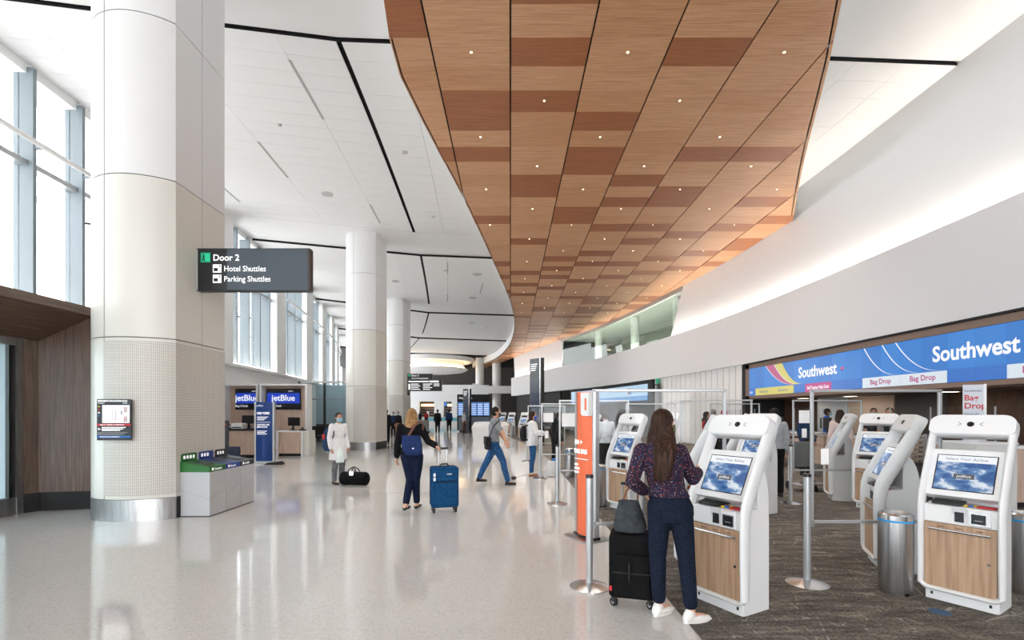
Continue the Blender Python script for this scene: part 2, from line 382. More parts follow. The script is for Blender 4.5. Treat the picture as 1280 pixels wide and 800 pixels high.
# ---- timber ceiling (clipped tiles)
ZW = 8.55
outline = [(x,y) for y,x in WL]+[(x,y) for y,x in reversed(smoothtab([(17.4,10.17),(22,9.94),(28.3,9.18),(34,8.23),(39.6,7.0),(46,4.87),(54,2.45),(61.5,.4),(76,-4)],.8))]+[(x,y) for y,x in reversed(WR)][1:]
def clip(poly, x0, x1, y0, y1):
    for ax, val, sgn in ((0,x0,1),(0,x1,-1),(1,y0,1),(1,y1,-1)):
        out = []; k = len(poly)
        for i in range(k):
            p, q = poly[i], poly[(i+1)%k]; ip = sgn*(p[ax]-val) >= 0; iq = sgn*(q[ax]-val) >= 0
            if ip: out.append(p)
            if ip != iq:
                t = (val-p[ax])/(q[ax]-p[ax]); out.append((p[0]+t*(q[0]-p[0]), p[1]+t*(q[1]-p[1])))
        poly = out
        if len(poly) < 3: return []
    r = []
    for p in poly:
        if not r or (abs(p[0]-r[-1][0])+abs(p[1]-r[-1][1])) > 1e-4: r.append(p)
    if len(r) > 2 and abs(r[0][0]-r[-1][0])+abs(r[0][1]-r[-1][1]) < 1e-4: r.pop()
    return r
def parea(p): return abs(sum(p[i][0]*p[(i+1)%len(p)][1]-p[(i+1)%len(p)][0]*p[i][1] for i in range(len(p))))/2
wc = MB().prism([(x*.999,y) for x,y in outline], ZW+.05, ZW+.12).build('ceiling_timber', 'dark'); tag(wc, 'curving timber ceiling of long orange brown boards', None, None, 'structure')
DARK = {0:{-1,1,3,8,9,15,21,24,27}, -1:{3,4,6,12,19,22,26}, -2:{-1,0,6,11}, 1:{4,6,7,11,12,18,20,22,25}, 2:{1,8,10,13,17,19,23}, 3:{6,9,10,13,15,19,22}, 4:{6,14,18,21,24}, 5:{10,13,17,20}, 6:{12,15,16,19}}
rt = random.Random(3); pieces = []
for st in range(-5, 8):
    for k in range(-40, 92):
        y0 = 8.17+.735*k; p = clip(outline, 1.5*st+.017, 1.5*(st+1)-.017, y0, y0+.735-.001)
        if len(p) < 3 or parea(p) < .004: continue
        if k <= 27: dk = k in DARK.get(st, set())
        else: dk = rt.random() < .27
        pieces.append((y0, p, 'tile_d' if dk else ('tile_l' if rt.random() < .62 else 'tile_m')))
pieces.sort(key=lambda t: (abs(t[0]-12) if t[0] < 4.5 else t[0]-100))
rest = {}
for i, (y0, p, m_) in enumerate(pieces):
    if i < 298: MB().prism(p, ZW-(.004 if m_ == 'tile_d' else 0), ZW+.03).build('timber_panel', m_, wc)
    else: rest.setdefault(m_, MB()).prism(p, ZW, ZW+.03)
for m_, mb in rest.items(): tag(mb.build('timber_panel_field', m_, wc), None, None, None, 'stuff')
# white upstand closing the timber ceiling edge up to the white ceiling
ribbon(MB(), [(x+.06,y) for y,x in WL], ZW+.0, ZC+.1, .03).build('edge_upstand', 'white', wc, clean=True)
ribbon(MB(), [(x-.06,y) for y,x in WR], ZW+.0, ZC+.1, .03).build('edge_upstand', 'white', wc, clean=True)
# recessed downlights
warm = emit_mat('downlight_lens', (255,236,205), 9); brass = mat('brass_ring', (206,170,120), .4, .6)
for j in range(9):
    for xs, y in (((-.75,2.25,5.25,8.25), 9.26+2.85*j), ((.75,3.75,6.75), 10.7+2.85*j)):
        for x in xs:
            if not (interp(WL,y)+.4 < x < (interp(WR,y) if y < 17 else interp(XF,y))-.4): continue
            t = thing('recessed_downlight', 'tiny round recessed downlight in the timber ceiling', 'downlight', (x,y,ZW), 0, 'downlights in the timber ceiling')
            MB().lathe([(.02,-.006),(.04,-.01),(.042,.0),(.02,.0)], 16).build('trim_ring', brass, t)
            MB().lathe([(.021,-.012),(0,-.012)], 14).build('lens', warm, t)
            sl = bpy.data.lights.new('spot','SPOT'); sl.energy = SPOT; sl.spot_size = 1.7; sl.spot_blend = .6; sl.color = (1,.93,.84); sl.shadow_soft_size = .05
            so = bpy.data.objects.new('spot', sl); C.objects.link(so); so.parent = t; so.location = (0,0,-.03)

# ---- left wall: sill wall, piers, windows
ys = [y for y,x in XL]
def leftpt(y, off=0):
    x = interp(XL,y); dx = (interp(XL,y+.3)-interp(XL,y-.3))/.6; t = Vector((dx,1)).normalized(); nn = Vector((t.y,-t.x))
    return (x+nn.x*off, y+nn.y*off)
wl = ribbon(MB(), [leftpt(y) for y in [8.45]+[y for y in ys if y > 8.6]], 0, 3.55, .25).build('wall_left', 'white', clean=True); tag(wl, 'white wall under the tall windows', None, None, 'structure')
ribbon(MB(), [leftpt(y,.28) for y in ys], 3.55, 3.67, .55).build('window_sill', 'white', wl, clean=True)
ribbon(MB(), [leftpt(y,.2) for y in ys], 3.675, 3.7, .06).build('sill_uplight', emit_mat('sill_strip',(255,238,214),SILL), wl, clean=True)
ribbon(MB(), [leftpt(y,.06) for y in ys], 9.28, 9.7, .3).build('window_head', 'white', wl, clean=True)
def lbox(y0, y1, o0, o1, z0, z1, mb=None):
    a,b,c,d = leftpt(y0,o0), leftpt(y0,o1), leftpt(y1,o1), leftpt(y1,o0)
    return (mb or MB()).hexa([p+(z0,) for p in (a,b,c,d)]+[p+(z1,) for p in (a,b,c,d)])
piers = [(-22,-20),(-14,-12.6),(-7,-5.5),(-.6,.7),(6.0,7.2),(13.6,15.0),(18.4,19.7),(24.4,25.75),(30.0,31.5),(34.7,36.2),(39.3,40.7),(43.6,45),(48.5,50),(55,57.5)]
for a,b in piers: lbox(a,b,-.28,.32,3.6,9.5).build('pier','white',wl)
for i,((_,a),(b,_2)) in enumerate(zip(piers[:-1], piers[1:])):
    wn = thing('window_%d'%(i+1), 'tall glazed bay of the window wall', None); tag(wn, None, None, None, 'structure')
    if 'category' in wn: del wn['category']
    nm = {4:[8.2,9.55,10.9,12.25]}.get(i) or [a+(b-a)*(j+.5)/round((b-a)/1.3) for j in range(max(1,round((b-a)/1.3)))]
    ed = [a]+nm+[b]
    for y in nm: lbox(y-.045,y+.045,-.22,.2,3.6,9.4).build('mullion','mullion',wn)
    for p,q in zip(ed[:-1], ed[1:]):
        if q-p < .15: continue
        lbox(p+.045,q-.045,-.12,-.09,3.65,7.2).build('pane','glass',wn); lbox(p+.045,q-.045,-.12,-.09,7.32,9.3).build('pane','glass',wn)
    lbox(a,b,-.16,.1,7.2,7.32).build('transom','alu',wn)
    MB().tube([leftpt(a+(b-a)*j/6,.42)+(7.62,) for j in range(7)], .06, 10).build('rail','white',wn,smooth=True)
    for y in nm: MB().box(-.02,.02,-.02,.02,0,.02).hexa([leftpt(y-.02,.1)+(7.58,),leftpt(y+.02,.1)+(7.58,),leftpt(y+.02,.42)+(7.58,),leftpt(y-.02,.42)+(7.58,),leftpt(y-.02,.1)+(7.64,),leftpt(y+.02,.1)+(7.64,),leftpt(y+.02,.42)+(7.64,),leftpt(y-.02,.42)+(7.64,)]).build('rail_bracket','mullion',wn)

# ---- entrance vestibule at the left edge
vb = thing('entrance_portal', 'dark walnut entrance portal with sloping soffit at the far left', 'entrance portal', (-7.5,8,0))
def vpart(mb, name, m_): 
    o = mb.build(name, m_, vb); o.location = (7.5,-8,0); return o
vpart(MB().hexa([(-7.86,-20,2.83),(-7.86,8.05,2.83),(-7.1,8.22,3.27),(-7.25,-20,3.27),(-7.86,-20,2.95),(-7.86,8.05,2.95),(-7.1,8.22,3.38),(-7.25,-20,3.38)]), 'soffit', 'woodsoffit')
vpart(MB().box(-10.2,-7.15,-20,8.3,3.39,3.41), 'roof', 'woodsoffit')
vpart(MB().prism([(-7.06,8.3),(-7.12,8.3),(-7.28,-20),(-7.22,-20)],3.27,3.41), 'fascia_board', 'woodsoffit')
vpart(MB().hexa([(-7.86,8.05,.31),(-7.1,8.22,.31),(-7.1,8.34,.31),(-7.86,8.3,.31),(-7.86,8.05,2.86),(-7.1,8.22,3.3),(-7.1,8.34,3.3),(-7.86,8.3,2.86)]), 'side_panel', 'woodwall')
vpart(MB().hexa([(-7.84,8.06,0),(-7.1,8.24,0),(-7.1,8.34,0),(-7.84,8.3,0),(-7.84,8.06,.31),(-7.1,8.24,.31),(-7.1,8.34,.31),(-7.84,8.3,.31)]), 'kickplate', 'blackmat')
vpart(MB().prism([(-7.86,8.05),(-7.95,7.88),(-8.02,7.88),(-8.0,8.2),(-7.86,8.2)],.31,2.84), 'corner_panel', 'woodwall')
vpart(MB().prism([(-7.85,8.06),(-7.94,7.89),(-8.02,7.89),(-8.0,8.2),(-7.85,8.2)],0,.31), 'kickplate', 'blackmat')
d1 = thing('door_1', 'glazed sliding entrance door in a steel frame', None, (-8.0,0,0)); tag(d1, None, None, None, 'structure')
if 'category' in d1: del d1['category']
MB().box(-.06,.06,7.78,7.88,.0,2.86).build('door_frame','steel',d1); MB().box(-.06,.06,-20,7.78,2.72,2.86).build('door_frame','steel',d1)
MB().box(-.05,.05,-20,7.78,0,.28).build('kick_panel','steel',d1)
for a,b in ((5.6,7.78),(3.3,5.5),(1,3.2),(-1.3,.9)): MB().box(-.012,.012,a,b,.28,2.72).build('pane','doorglass',d1); MB().box(-.03,.03,b-.1,b,.28,2.72).build('stile','black',d1)
d2 = thing('door_2', 'outer glazed doors of the entrance', None, (-10.2,0,0)); tag(d2, None, None, None, 'structure')
if 'category' in d2: del d2['category']
for y in (7.8,5.4,3.0,.6,-1.8,-4.2,-9,-14): MB().box(-.05,.05,y-.06,y+.06,0,3.39).build('post','mullion',d2)
for a_,b_ in ((5.46,7.74),(3.06,5.34),(.66,2.94),(-1.74,.54),(-4.14,-1.86),(-8.94,-4.26),(-13.94,-9.06)): MB().box(-.012,.012,a_,b_,.1,3.2).build('pane','glass',d2)
MB().box(-.05,.05,-20,7.8,3.2,3.38).build('head_rail','mullion',d2); MB().box(-.05,.05,-20,7.8,0,.1).build('threshold','steel',d2)
tag(MB().box(-10.25,-8.0,8.3,8.36,0,3.39).build('wall_vestibule', mat('vestibule_grey',(205,212,216),.5)), 'pale side wall of the entrance vestibule', None, None, 'structure')

# ---- right wall: fascia, cove, leaning upper panel
def rightpt(y, off=0):
    x = interp(XF,y); dx = (interp(XF,y+.3)-interp(XF,y-.3))/.6; t = Vector((dx,1)).normalized(); nn = Vector((t.y,-t.x))
    return (x+nn.x*off, y+nn.y*off)
ysr = [y for y,x in XF]
def rsurf(y0, y1, prof, n=None, closed=True):   # sweep an (offset,z) profile along the right-hand wall curve
    yy = [y for y in ysr if y0 < y < y1]; yy = [y0]+yy+[y1]; mb = MB(); k = len(prof); vs_ = []; fs = []
    for y in yy:
        for o_,z in prof: vs_.append(rightpt(y,o_)+(z,))
    for i in range(len(yy)-1):
        for j in range(k if closed else k-1): fs.append((i*k+j,(i+1)*k+j,(i+1)*k+(j+1)%k,i*k+(j+1)%k))
    if closed: fs += [tuple(range(k)), tuple((len(yy)-1)*k+j for j in reversed(range(k)))]
    return mb.add(vs_, fs)
wr = rsurf(-22, 61.5, [(0,3.675),(0,5.95),(.18,5.95),(.18,5.55),(.62,5.55),(.62,3.675)]).build('wall_right', 'fascia', smooth=30, clean=True)
tag(wr, 'white curved bulkhead over the check-in desks', None, None, 'structure')
lean = lambda z: .5-.1*(z-5.55)
def panel(y0b, y0t, y1b, y1t, zt, name, m_, th=.08):
    n_ = 40; vs_ = []; fs = []
    for i in range(n_+1):
        t = i/n_
        for j,(z,) in enumerate(((5.5,),(zt,))):
            y = (y0b+(y1b-y0b)*t) if j == 0 else (y0t+(y1t-y0t)*t)
            for o_ in (0,th): vs_.append(rightpt(y,lean(z)+o_)+(z,))
    for i in range(n_):
        a = 4*i
        fs += [(a,a+4,a+6,a+2),(a+1,a+3,a+7,a+5),(a+2,a+6,a+7,a+3),(a,a+1,a+5,a+4)]
    fs += [(0,2,3,1),(4*n_,4*n_+1,4*n_+3,4*n_+2)]
    return MB().add(vs_, fs).build(name, m_, wr, smooth=30)
panel(-22,-22,17.4,17.4,9.6,'upper_panel','fascia'); panel(17.4,17.4,28.7,26.3,8.6,'upper_panel','fascia')
panel(46.5,45.5,61.5,61,8.6,'upper_panel','fascia')
rsurf(-22,61,[(.25,5.6),(.25,5.66),(.42,5.66),(.42,5.6)]).build('cove_light', emit_mat('cove_strip',(255,244,228),COVE), wr, clean=True)
# mezzanine glass and the room behind it
seg = [27.2+(45.9-27.2)*i/7 for i in range(8)]
mg = tag(thing('mezzanine_glazing', 'sloping green tinted glass strip of the upper level between white panels', 'glazing', (0,0,0)))
for a,b in zip(seg[:-1], seg[1:]):
    p = lambda y,z: rightpt(y,lean(z))+(z,); e = lambda y,z: rightpt(y,lean(z)+.02)+(z,)
    MB().hexa([p(a+.02,5.55),p(b-.02,5.55),e(b-.02,5.55),e(a+.02,5.55),p(a+.02,8.45),p(b-.02,8.45),e(b-.02,8.45),e(a+.02,8.45)]).build('pane','mezzglass',mg)
rsurf(26.5,46,[(.18,8.35),(.18,8.55),(.35,8.55),(.35,8.35)]).build('head_rail','alu',mg,clean=True)
rsurf(26,62,[(.62,5.2),(.62,5.5),(6,5.5),(6,5.2)]).build('floor_mezzanine','fascia',None,clean=True)['kind'] = 'structure'
rsurf(26,62,[(5.8,5.5),(5.8,9.6),(6,9.6),(6,5.5)]).build('wall_mezzanine',mat('mezz_grey',(150,150,142),.7),None,clean=True)['kind'] = 'structure'
for i,y in enumerate((29.0,35.0,41.0)):
    x_,y_ = rightpt(y,1.3); tag(MB().cyl((x_,y_,5.5),.3,3.1,24).build('mezzanine_column','colwhite',smooth=True), ('nearest','middle','farthest')[i]+' white round column behind the upper level glass','column')
tag(rsurf(28,45,[(.5,8.46),(.5,8.52),(.62,8.52),(.62,8.46)]).build('mezzanine_lamp',emit_mat('mezz_tube',(255,246,232),4),None,clean=True),'long linear lamp under the ceiling of the upper level','fill light')  # added glowing strip, hidden behind the head rail, brightens the upper level
tag(rsurf(26.6,47,[(.36,8.6),(.36,8.66),(6,8.66),(6,8.6)]).build('ceiling_mezzanine','white',None,clean=True),'white ceiling of the upper level',None,None,'structure')
tag(rsurf(31,44,[(3.6,5.5),(3.6,6.6),(4.4,6.6),(4.4,5.5)]).build('mezzanine_counter','white',None,clean=True),'long pale counter on the upper level behind glass','counter')
# ground-level back walls on the right
tag(MB().box(11.6,11.75,-22,20.6,0,3.7).build('wall_back', 'brown'), 'dark brown wall behind the airline desks', None, None, 'structure')
tag(MB().box(10.02,11.7,-22,20.5,2.16,2.3).build('ceiling_desk', 'brown'), 'low brown soffit over the desks', None, None, 'structure')
tag(MB().box(9.95,11.75,20.45,20.75,0,3.7).build('trim_1', 'blackmat'), 'black end frame of the sign band', None, None, 'structure')
rw = rsurf(20.75,29.6,[(.1,0),(.1,3.7),(.3,3.7),(.3,0)]).build('wall_white_panel', 'white', None, clean=True); tag(rw, 'white ribbed wall panels between the two airline signs', None, None, 'structure')
for i in range(16):
    y = 21.2+i*.52; x_,y_ = rightpt(y,.09); MB().box(x_-.012,x_+.012,y_-.01,y_+.01,0,3.66).build('panel_rib',mat('rib_grey',(196,198,200),.6),rw)
bw2 = rsurf(29.6,47,[(1.6,0),(1.6,3.7),(1.8,3.7),(1.8,0)]).build('wall_back_dark', mat('bw2',(56,54,54),.7), None, clean=True); bw2['kind'] = 'structure'
bw3 = rsurf(47,61,[(.6,0),(.6,3.7),(.8,3.7),(.8,0)]).build('wall_back_far', mat('bw3',(30,29,30),.7), None, clean=True); bw3['kind'] = 'structure'
for nm_,y0,y1,m_ in (('wall_panel_white',16.5,18.1,mat('pw',(214,218,222),.6)),('wall_panel_beige',14.5,16.45,mat('pb',(216,190,168),.6)),('wall_panel_grey',12.8,14.45,mat('pg',(74,68,64),.7))):
    MB().box(11.5,11.62,y0,y1,0,2.16).build(nm_,m_)['kind'] = 'structure'
for y in (9.5,12,15.5,18):   # small ceiling lamps over the desks
    t = thing('desk_downlight','small warm square light in the soffit over the desks','downlight',(10.9,y,2.16),0,'lights over the airline desks')
    MB().box(-.16,.16,-.16,.16,-.012,0).build('trim_frame','alu',t); MB().box(-.13,.13,-.13,.13,-.014,-.002).build('lens',emit_mat('desk_lens',(255,232,200),9),t)

# ---- round columns with one flat side
def dcol(label, cx, cy, R, zt, rot=0, seams=(2.77,5.22,7.67)):
    t = thing('column', label, 'column', (cx,cy,0), rot)
    xf = R*.717; af = math.acos(.717)
    def dplan(r, n=48):
        xx = min(xf+(r-R), r); a0 = math.acos(min(1,(xf+(r-R))/r)); return [(r*math.cos(a0+(2*PI-2*a0)*i/n), r*math.sin(a0+(2*PI-2*a0)*i/n)) for i in range(n+1)]
    MB().prism(dplan(R-.02),0,zt).build('core','dark',t)
    for k,(z0,z1,m_) in enumerate(((.335,seams[0],'ivory'),(seams[0]+.014,seams[1],'ivory'),(seams[1]+.014,seams[2],'colwhite'),(seams[2]+.014,zt,'colwhite'))):
        pl = dplan(R); 
        MB().prism(pl,z0,z1).build('cladding_panel',m_,t,smooth=25)
    # steel base ring on the round side, black on the flat side
    MB().prism(dplan(R+.005),0,.33).build('base_ring','steel',t,smooth=25)
    MB().box(xf,xf+.012,-R*.68,R*.68,0,.33).build('flat_base','blackmat',t)
    # perforated sheet: round front and flat side
    pts = []; a_e = -af; a_s = -PI*.5-.27
    for i in range(19):
        a = a_s+(a_e-a_s)*i/18; pts.append(((R+.006)*math.cos(a),(R+.006)*math.sin(a)))
    pts += [(xf+.006,R*math.sin(-af)+(2*R*math.sin(af))*i/6) for i in range(1,7)]
    vs_ = []; fs = []; uv = []; s_ = 0
    for i,(x,y) in enumerate(pts):
        if i: s_ += math.hypot(x-pts[i-1][0],y-pts[i-1][1])
        vs_ += [(x,y,.39),(x,y,seams[0]-.05)]; uv += [(s_,0),(s_,seams[0]-.44)]
    fs = [(2*i,2*i+2,2*i+3,2*i+1) for i in range(len(pts)-1)]
    mb = MB().add(vs_,fs); me = mb.mesh('perforated_sheet'); u = me.uv_layers.new(name='uv')
    for lp in me.loops: u.data[lp.index].uv = uv[lp.vertex_index]
    o = link('perforated_sheet', me, 'perf', t, smooth=25)
    # vertical joints
    for a in (-PI*.5-.27, PI*.75, PI*.4):
        MB().box(-.004,.004,-.004,.004,.335,zt).build('joint','kgrey',t,loc=(R*math.cos(a),R*math.sin(a),0))
    MB().box(xf-.003,xf+.002,-.003,.003,.335,zt).build('joint','kgrey',t)
    return t
dcol('large ivory column beside the entrance with an evacuation plan on it', -5.86, 8.15, .92, 9.52)
dcol('second ivory column behind the glass vestibule and the masked woman', -6.45, 21.8, .92, 9.52, -.12)
dcol('third slimmer looking column holding the far black hanging sign', -7.95, 34.2, .92, 9.52, -.2)
for lab,x,y,r,zt in (('far white round column under the timber ceiling edge', -1.95, 68.5, .62, 8.6),('far white round column left of the timber edge', -4.45, 70.2, .62, 9.5)):
    tag(MB().cyl((x,y,0),r,zt,28).build('round_column','colwhite',smooth=True), lab, 'column')

# ---- far end of the hall
fe = tag(MB().box(-30,-3.2,72,73,3.2,5.7).build('wall_far_balcony','fascia'), 'far white balcony front', None, None, 'structure')
tag(MB().hexa([(-5.2,66.5,3.4),(-3,66.5,3.9),(-3,72,3.9),(-5.2,72,3.4),(-5.2,66.5,5.6),(-3,66.5,5.2),(-3,72,5.2),(-5.2,72,5.6)]).build('wall_far_corner','fascia'), 'faceted white corner of the far balcony', None, None, 'structure')
tag(MB().box(-3.2,.6,66,67,4.2,5.2).build('wall_far_bridge','fascia'), 'white link between the far balcony and the bulkhead', None, None, 'structure')
tag(MB().box(-30,14,86,86.5,0,9.6).build('wall_far', mat('far_grey',(92,90,88),.8)), 'dim grey end wall of the hall', None, None, 'structure')
tag(MB().box(-30,-10,72.8,73,0,3.2).build('wall_shop', mat('shop_dark',(70,60,54),.7)), 'dark shop front under the far balcony', None, None, 'structure')
tag(MB().box(14,14.3,-22,90,0,9.8).build('wall_outer', 'fascia'), 'outer wall behind the upper level', None, None, 'structure')
# sculpted round soffit with cove light at the far end
sd = thing('round_soffit', 'big round white soffit with warm cove light at the far end', 'soffit', (-11.5,71,0))
MB().lathe([(0,7.3),(3.0,7.3),(4.6,7.5),(5.2,7.8),(5.2,7.95),(4.6,8.0)],48).build('disc','ceil',sd,smooth=60)
MB().lathe([(4.55,8.0),(4.55,8.2),(4.75,8.2),(4.75,8.0)],48).build('cove_ring',emit_mat('cove_ring',(255,214,160),8),sd)
MB().lathe([(0,8.0),(4.6,8.0),(4.6,9.45)],48).build('drum','ceil',sd,smooth=30)
MB().lathe([(5.3,8.9),(5.9,8.9),(6.2,9.2),(6.2,9.45)],48).build('ring_soffit','ceil',sd,smooth=60)
# ================================================================ OBJECTS
LT = M['lighttext']
# ---- kiosk screen picture: clouds on blue
def cloud_mat(name, s=1.0):
    m = bpy.data.materials.new(name); m.use_nodes = True; n, l, b = nodes(m)
    tc = n.new('ShaderNodeTexCoord'); mp = n.new('ShaderNodeMapping'); mp.inputs['Scale'].default_value = (1,1,1.6)
    nz = n.new('ShaderNodeTexNoise'); nz.inputs['Scale'].default_value = 9; nz.inputs['Detail'].default_value = 5
    r = ramp(n, [(.40,(52,92,152)),(.5,(96,136,186)),(.58,(214,224,236)),(.75,(244,247,250))])
    l.new(tc.outputs['Object'], mp.inputs[0]); l.new(mp.outputs[0], nz.inputs['Vector']); l.new(nz.outputs['Fac'], r.inputs[0])
    b.inputs['Base Color'].default_value = (.01,.01,.01,1); b.inputs['Roughness'].default_value = .12
    l.new(r.outputs[0], b.inputs['Emission Color']); b.inputs['Emission Strength'].default_value = s
    return m
M['clouds'] = cloud_mat('screen_clouds', .72)
M['scrwhite'] = emit_mat('screen_white', (236,240,246), .8)
M['btn'] = emit_mat('screen_button', (92,94,98), .7)
M['scrtext'] = emit_mat('screen_grey_text', (120,128,140), .7)
M['red'] = mat('red_print', (196,40,46), .5); M['blue'] = mat('blue_print', (24,110,190), .5); M['yellow'] = mat('yellow_print', (226,190,60), .5)

def make_kiosk(label, loc, rotz):
    t = thing('check_in_kiosk', label, 'kiosk', loc, rotz, 'self-service check-in kiosks')
    MB().box(-.235,.235,0,.31,0,.13).build('plinth','kwhite',t,bevel=.004)
    for x in (-.19,.19): MB().box(x-.008,x+.008,-.003,.002,.045,.07).build('plinth_hole','black',t)
    arc = [(.19+.145*math.sin(a),.86+.36*math.cos(a)) for a in [PI/2*i/9 for i in range(10)]]
    prof = [(0,.1),(0,.84),(.19,.855),(.19,1.22)]+arc[1:]+[(.335,.0),(.02,.0)]
    MB().prism(prof,-.24,.24,'x').build('body','kwhite',t,bevel=.006)
    MB().prism([(-.02,.69),(-.02,.835),(0,.845),(.01,.845),(.01,.69)],-.236,.236,'x').build('ledge','kwhite',t,bevel=.004)
    MB().box(.055,.20,-.034,-.02,.70,.84).build('reader_block','kwhite',t,bevel=.006)
    # side arms: straight up the front, then leaning back to the head bar
    for s in (-1,1):
        path = [(s*.262,-.012,.14),(s*.262,-.014,.4),(s*.262,-.014,.74),(s*.262,-.004,.84),(s*.262,.024,.93),(s*.262,.12,1.125),(s*.262,.25,1.39),(s*.262,.33,1.55)]
        MB().tube(path,[.024,.026,.026,.027,.027,.027,.027,.024],14,up=(0,-1,.2),ry=[.05,.052,.054,.06,.066,.066,.06,.05]).build('side_arm','kwhite',t,smooth=True)
    lipp = [(-.262,-.012,.19)]+[(-.262+.06*(1-math.cos(a)),-.012,.17-.06*math.sin(a)) for a in [PI/2*i/5 for i in range(1,6)]]
    lipp = lipp+[(-x,y,z) for x,y,z in reversed(lipp)]
    MB().tube(lipp,.022,12,ry=.045,up=(0,1,0)).build('bottom_lip','kwhite',t,smooth=True)
    # leaning screen panel: frame (x, s along slope, out)
    L = math.radians(26.9); O = Vector((0,.005,.925)); S = Vector((0,math.sin(L),math.cos(L))); N = Vector((0,-math.cos(L),math.sin(L)))
    def sb(x0,x1,s0,s1,o0,o1,mb=None):
        P = lambda x,s,o: tuple(Vector((x,0,0))+O+S*s+N*o)
        return (mb or MB()).hexa([P(x0,s0,o0),P(x1,s0,o0),P(x1,s0,o1),P(x0,s0,o1),P(x0,s1,o0),P(x1,s1,o0),P(x1,s1,o1),P(x0,s1,o1)])
    sp = sb(-.242,.242,0,.44,-.09,0).build('screen_panel','kwhite',t,bevel=.006)
    sb(-.2,.2,.052,.388,-.01,.002).build('screen_bezel','black',sp)
    sc = sb(-.192,.192,.06,.318,0,.004).build('screen','clouds',sp)
    sb(-.192,.192,.318,.38,0,.004).build('screen_header','scrwhite',sp)
    sb(-.068,.068,.165,.21,.004,.006).build('screen_button','btn',sp)
    rt_ = (PI/2-L,0,0)
    def st(s,size,m_,x,sl): return text('screen_lettering',s,size,m_,sp,tuple(Vector((x,0,0))+O+S*sl+N*.0065),rt_,.0003,0,'CENTER')
    st('Select Your Airline',.036,M['scrtext'],0,.336); st('jetBlue',.034,M['scrwhite'],0,.178)
    # head bar
    bar = []
    bs = rrect(-.285,.285,.565,.765,(.05,.05,.085,.085),6)
    vs_ = []; k = len(bs); offs_ = [(-.055,.92),(-.04,1),(.02,1),(.045,.97),(.055,.9)]
    for o_,sc_ in offs_:
        for x,s_ in bs: vs_.append(tuple(Vector((x*(.97+.03*sc_),0,0))+O+S*(.665+(s_-.665)*sc_)+N*o_))
    fs = [tuple(range(k-1,-1,-1)),tuple((len(offs_)-1)*k+i for i in range(k))]
    for j in range(len(offs_)-1):
        for i in range(k): fs.append((j*k+i,j*k+(i+1)%k,(j+1)*k+(i+1)%k,(j+1)*k+i))
    hb = MB().add(vs_,fs).build('head_bar','kwhite',t,smooth=50)
    lens = MB(); 
    P = lambda x,s,o: tuple(Vector((x,0,0))+O+S*s+N*o)
    kk = 20; lens.add([P(.026*math.cos(2*PI*i/kk),.665+.026*math.sin(2*PI*i/kk),.052) for i in range(kk)]+[P(.022*math.cos(2*PI*i/kk),.665+.022*math.sin(2*PI*i/kk),.062) for i in range(kk)],[(i,(i+1)%kk,kk+(i+1)%kk,kk+i) for i in range(kk)]+[tuple(kk+i for i in range(kk))])
    lens.build('camera_lens','black',hb)
    for s in (-1,1):
        c = s*.072; mb = MB()
        for a in (-1,1):
            p,q = (c-s*.012,.665), (c+s*.012,.665+a*.018)
            d = Vector((q[0]-p[0],q[1]-p[1])).normalized(); nn = Vector((-d.y,d.x))*.0032
            mb.add([P(p[0]+nn.x,p[1]+nn.y,.0575),P(p[0]-nn.x,p[1]-nn.y,.0575),P(q[0]-nn.x,q[1]-nn.y,.0575),P(q[0]+nn.x,q[1]+nn.y,.0575)],[(0,1,2,3)])
        mb.build('arrow_mark','kgrey',hb)
    # door with rounded lower corners
    dr = MB().prism(rrect(-.234,.234,.12,.686,(.045,.045,0,0),6),-.03,.0,'y').build('door','kwood',t)
    MB().tube([(-.2,-.045,.634),(-.1,-.05,.634),(0,-.046,.634),(.1,-.05,.634),(.2,-.045,.634)],.011,8).build('handle','chrome',dr,smooth=True)
    for x in (-.12,.0,.13): MB().box(x-.022,x+.022,-.032,-.03,.656,.661).build('vent_slit','black',dr)
    MB().lathe([(.0,-.012),(.012,-.012),(.012,0)],12).build('lock','chrome',dr,loc=(.185,-.03,.4)).rotation_euler = (PI/2,0,0)
    # ledge fittings
    MB().hexa([(-.19,-.01,.846),(.0,-.01,.846),(.0,.16,.858),(-.19,.16,.858),(-.19,-.01,.875),(.0,-.01,.875),(.0,.16,.9),(-.19,.16,.9)]).build('document_reader','black',t,bevel=.004)
    MB().box(-.05,.045,-.024,-.019,.775,.835).build('card_guide',mat('pale_print',(206,208,212),.5),t)
    MB().box(-.03,.03,-.026,-.021,.715,.8).build('receipt_slot','black',t)
    MB().box(.08,.17,-.038,-.033,.72,.8).build('card_reader','black',t); MB().box(.073,.177,-.036,-.03,.712,.808).build('card_reader_frame','chrome',t)
    MB().box(.1,.15,-.04,-.037,.745,.752).build('card_slit','kgrey',t)
    for i,(x,y,c) in enumerate(((.03,.03,'yellow'),(.06,.04,'blue'),(.045,.07,'red'),(.075,.08,'yellow'))): MB().box(x-.011,x+.011,y-.014,y+.014,.848,.862).build('instruction_sticker',c,t)
    MB().box(.1,.21,.015,.09,.848,.86).build('instruction_card','red',t)
    return t
def frontrot(nx, ny): return math.atan2(nx,-ny)
def place_corner(cx, cy, rot): return (cx-.235*math.cos(rot), cy-.235*math.sin(rot), 0)
r1 = math.radians(-61.3); r2 = math.radians(-58.1)
k1 = make_kiosk('white check-in kiosk being used by the woman in jeans', place_corner(1.864,3.876,r1), r1)
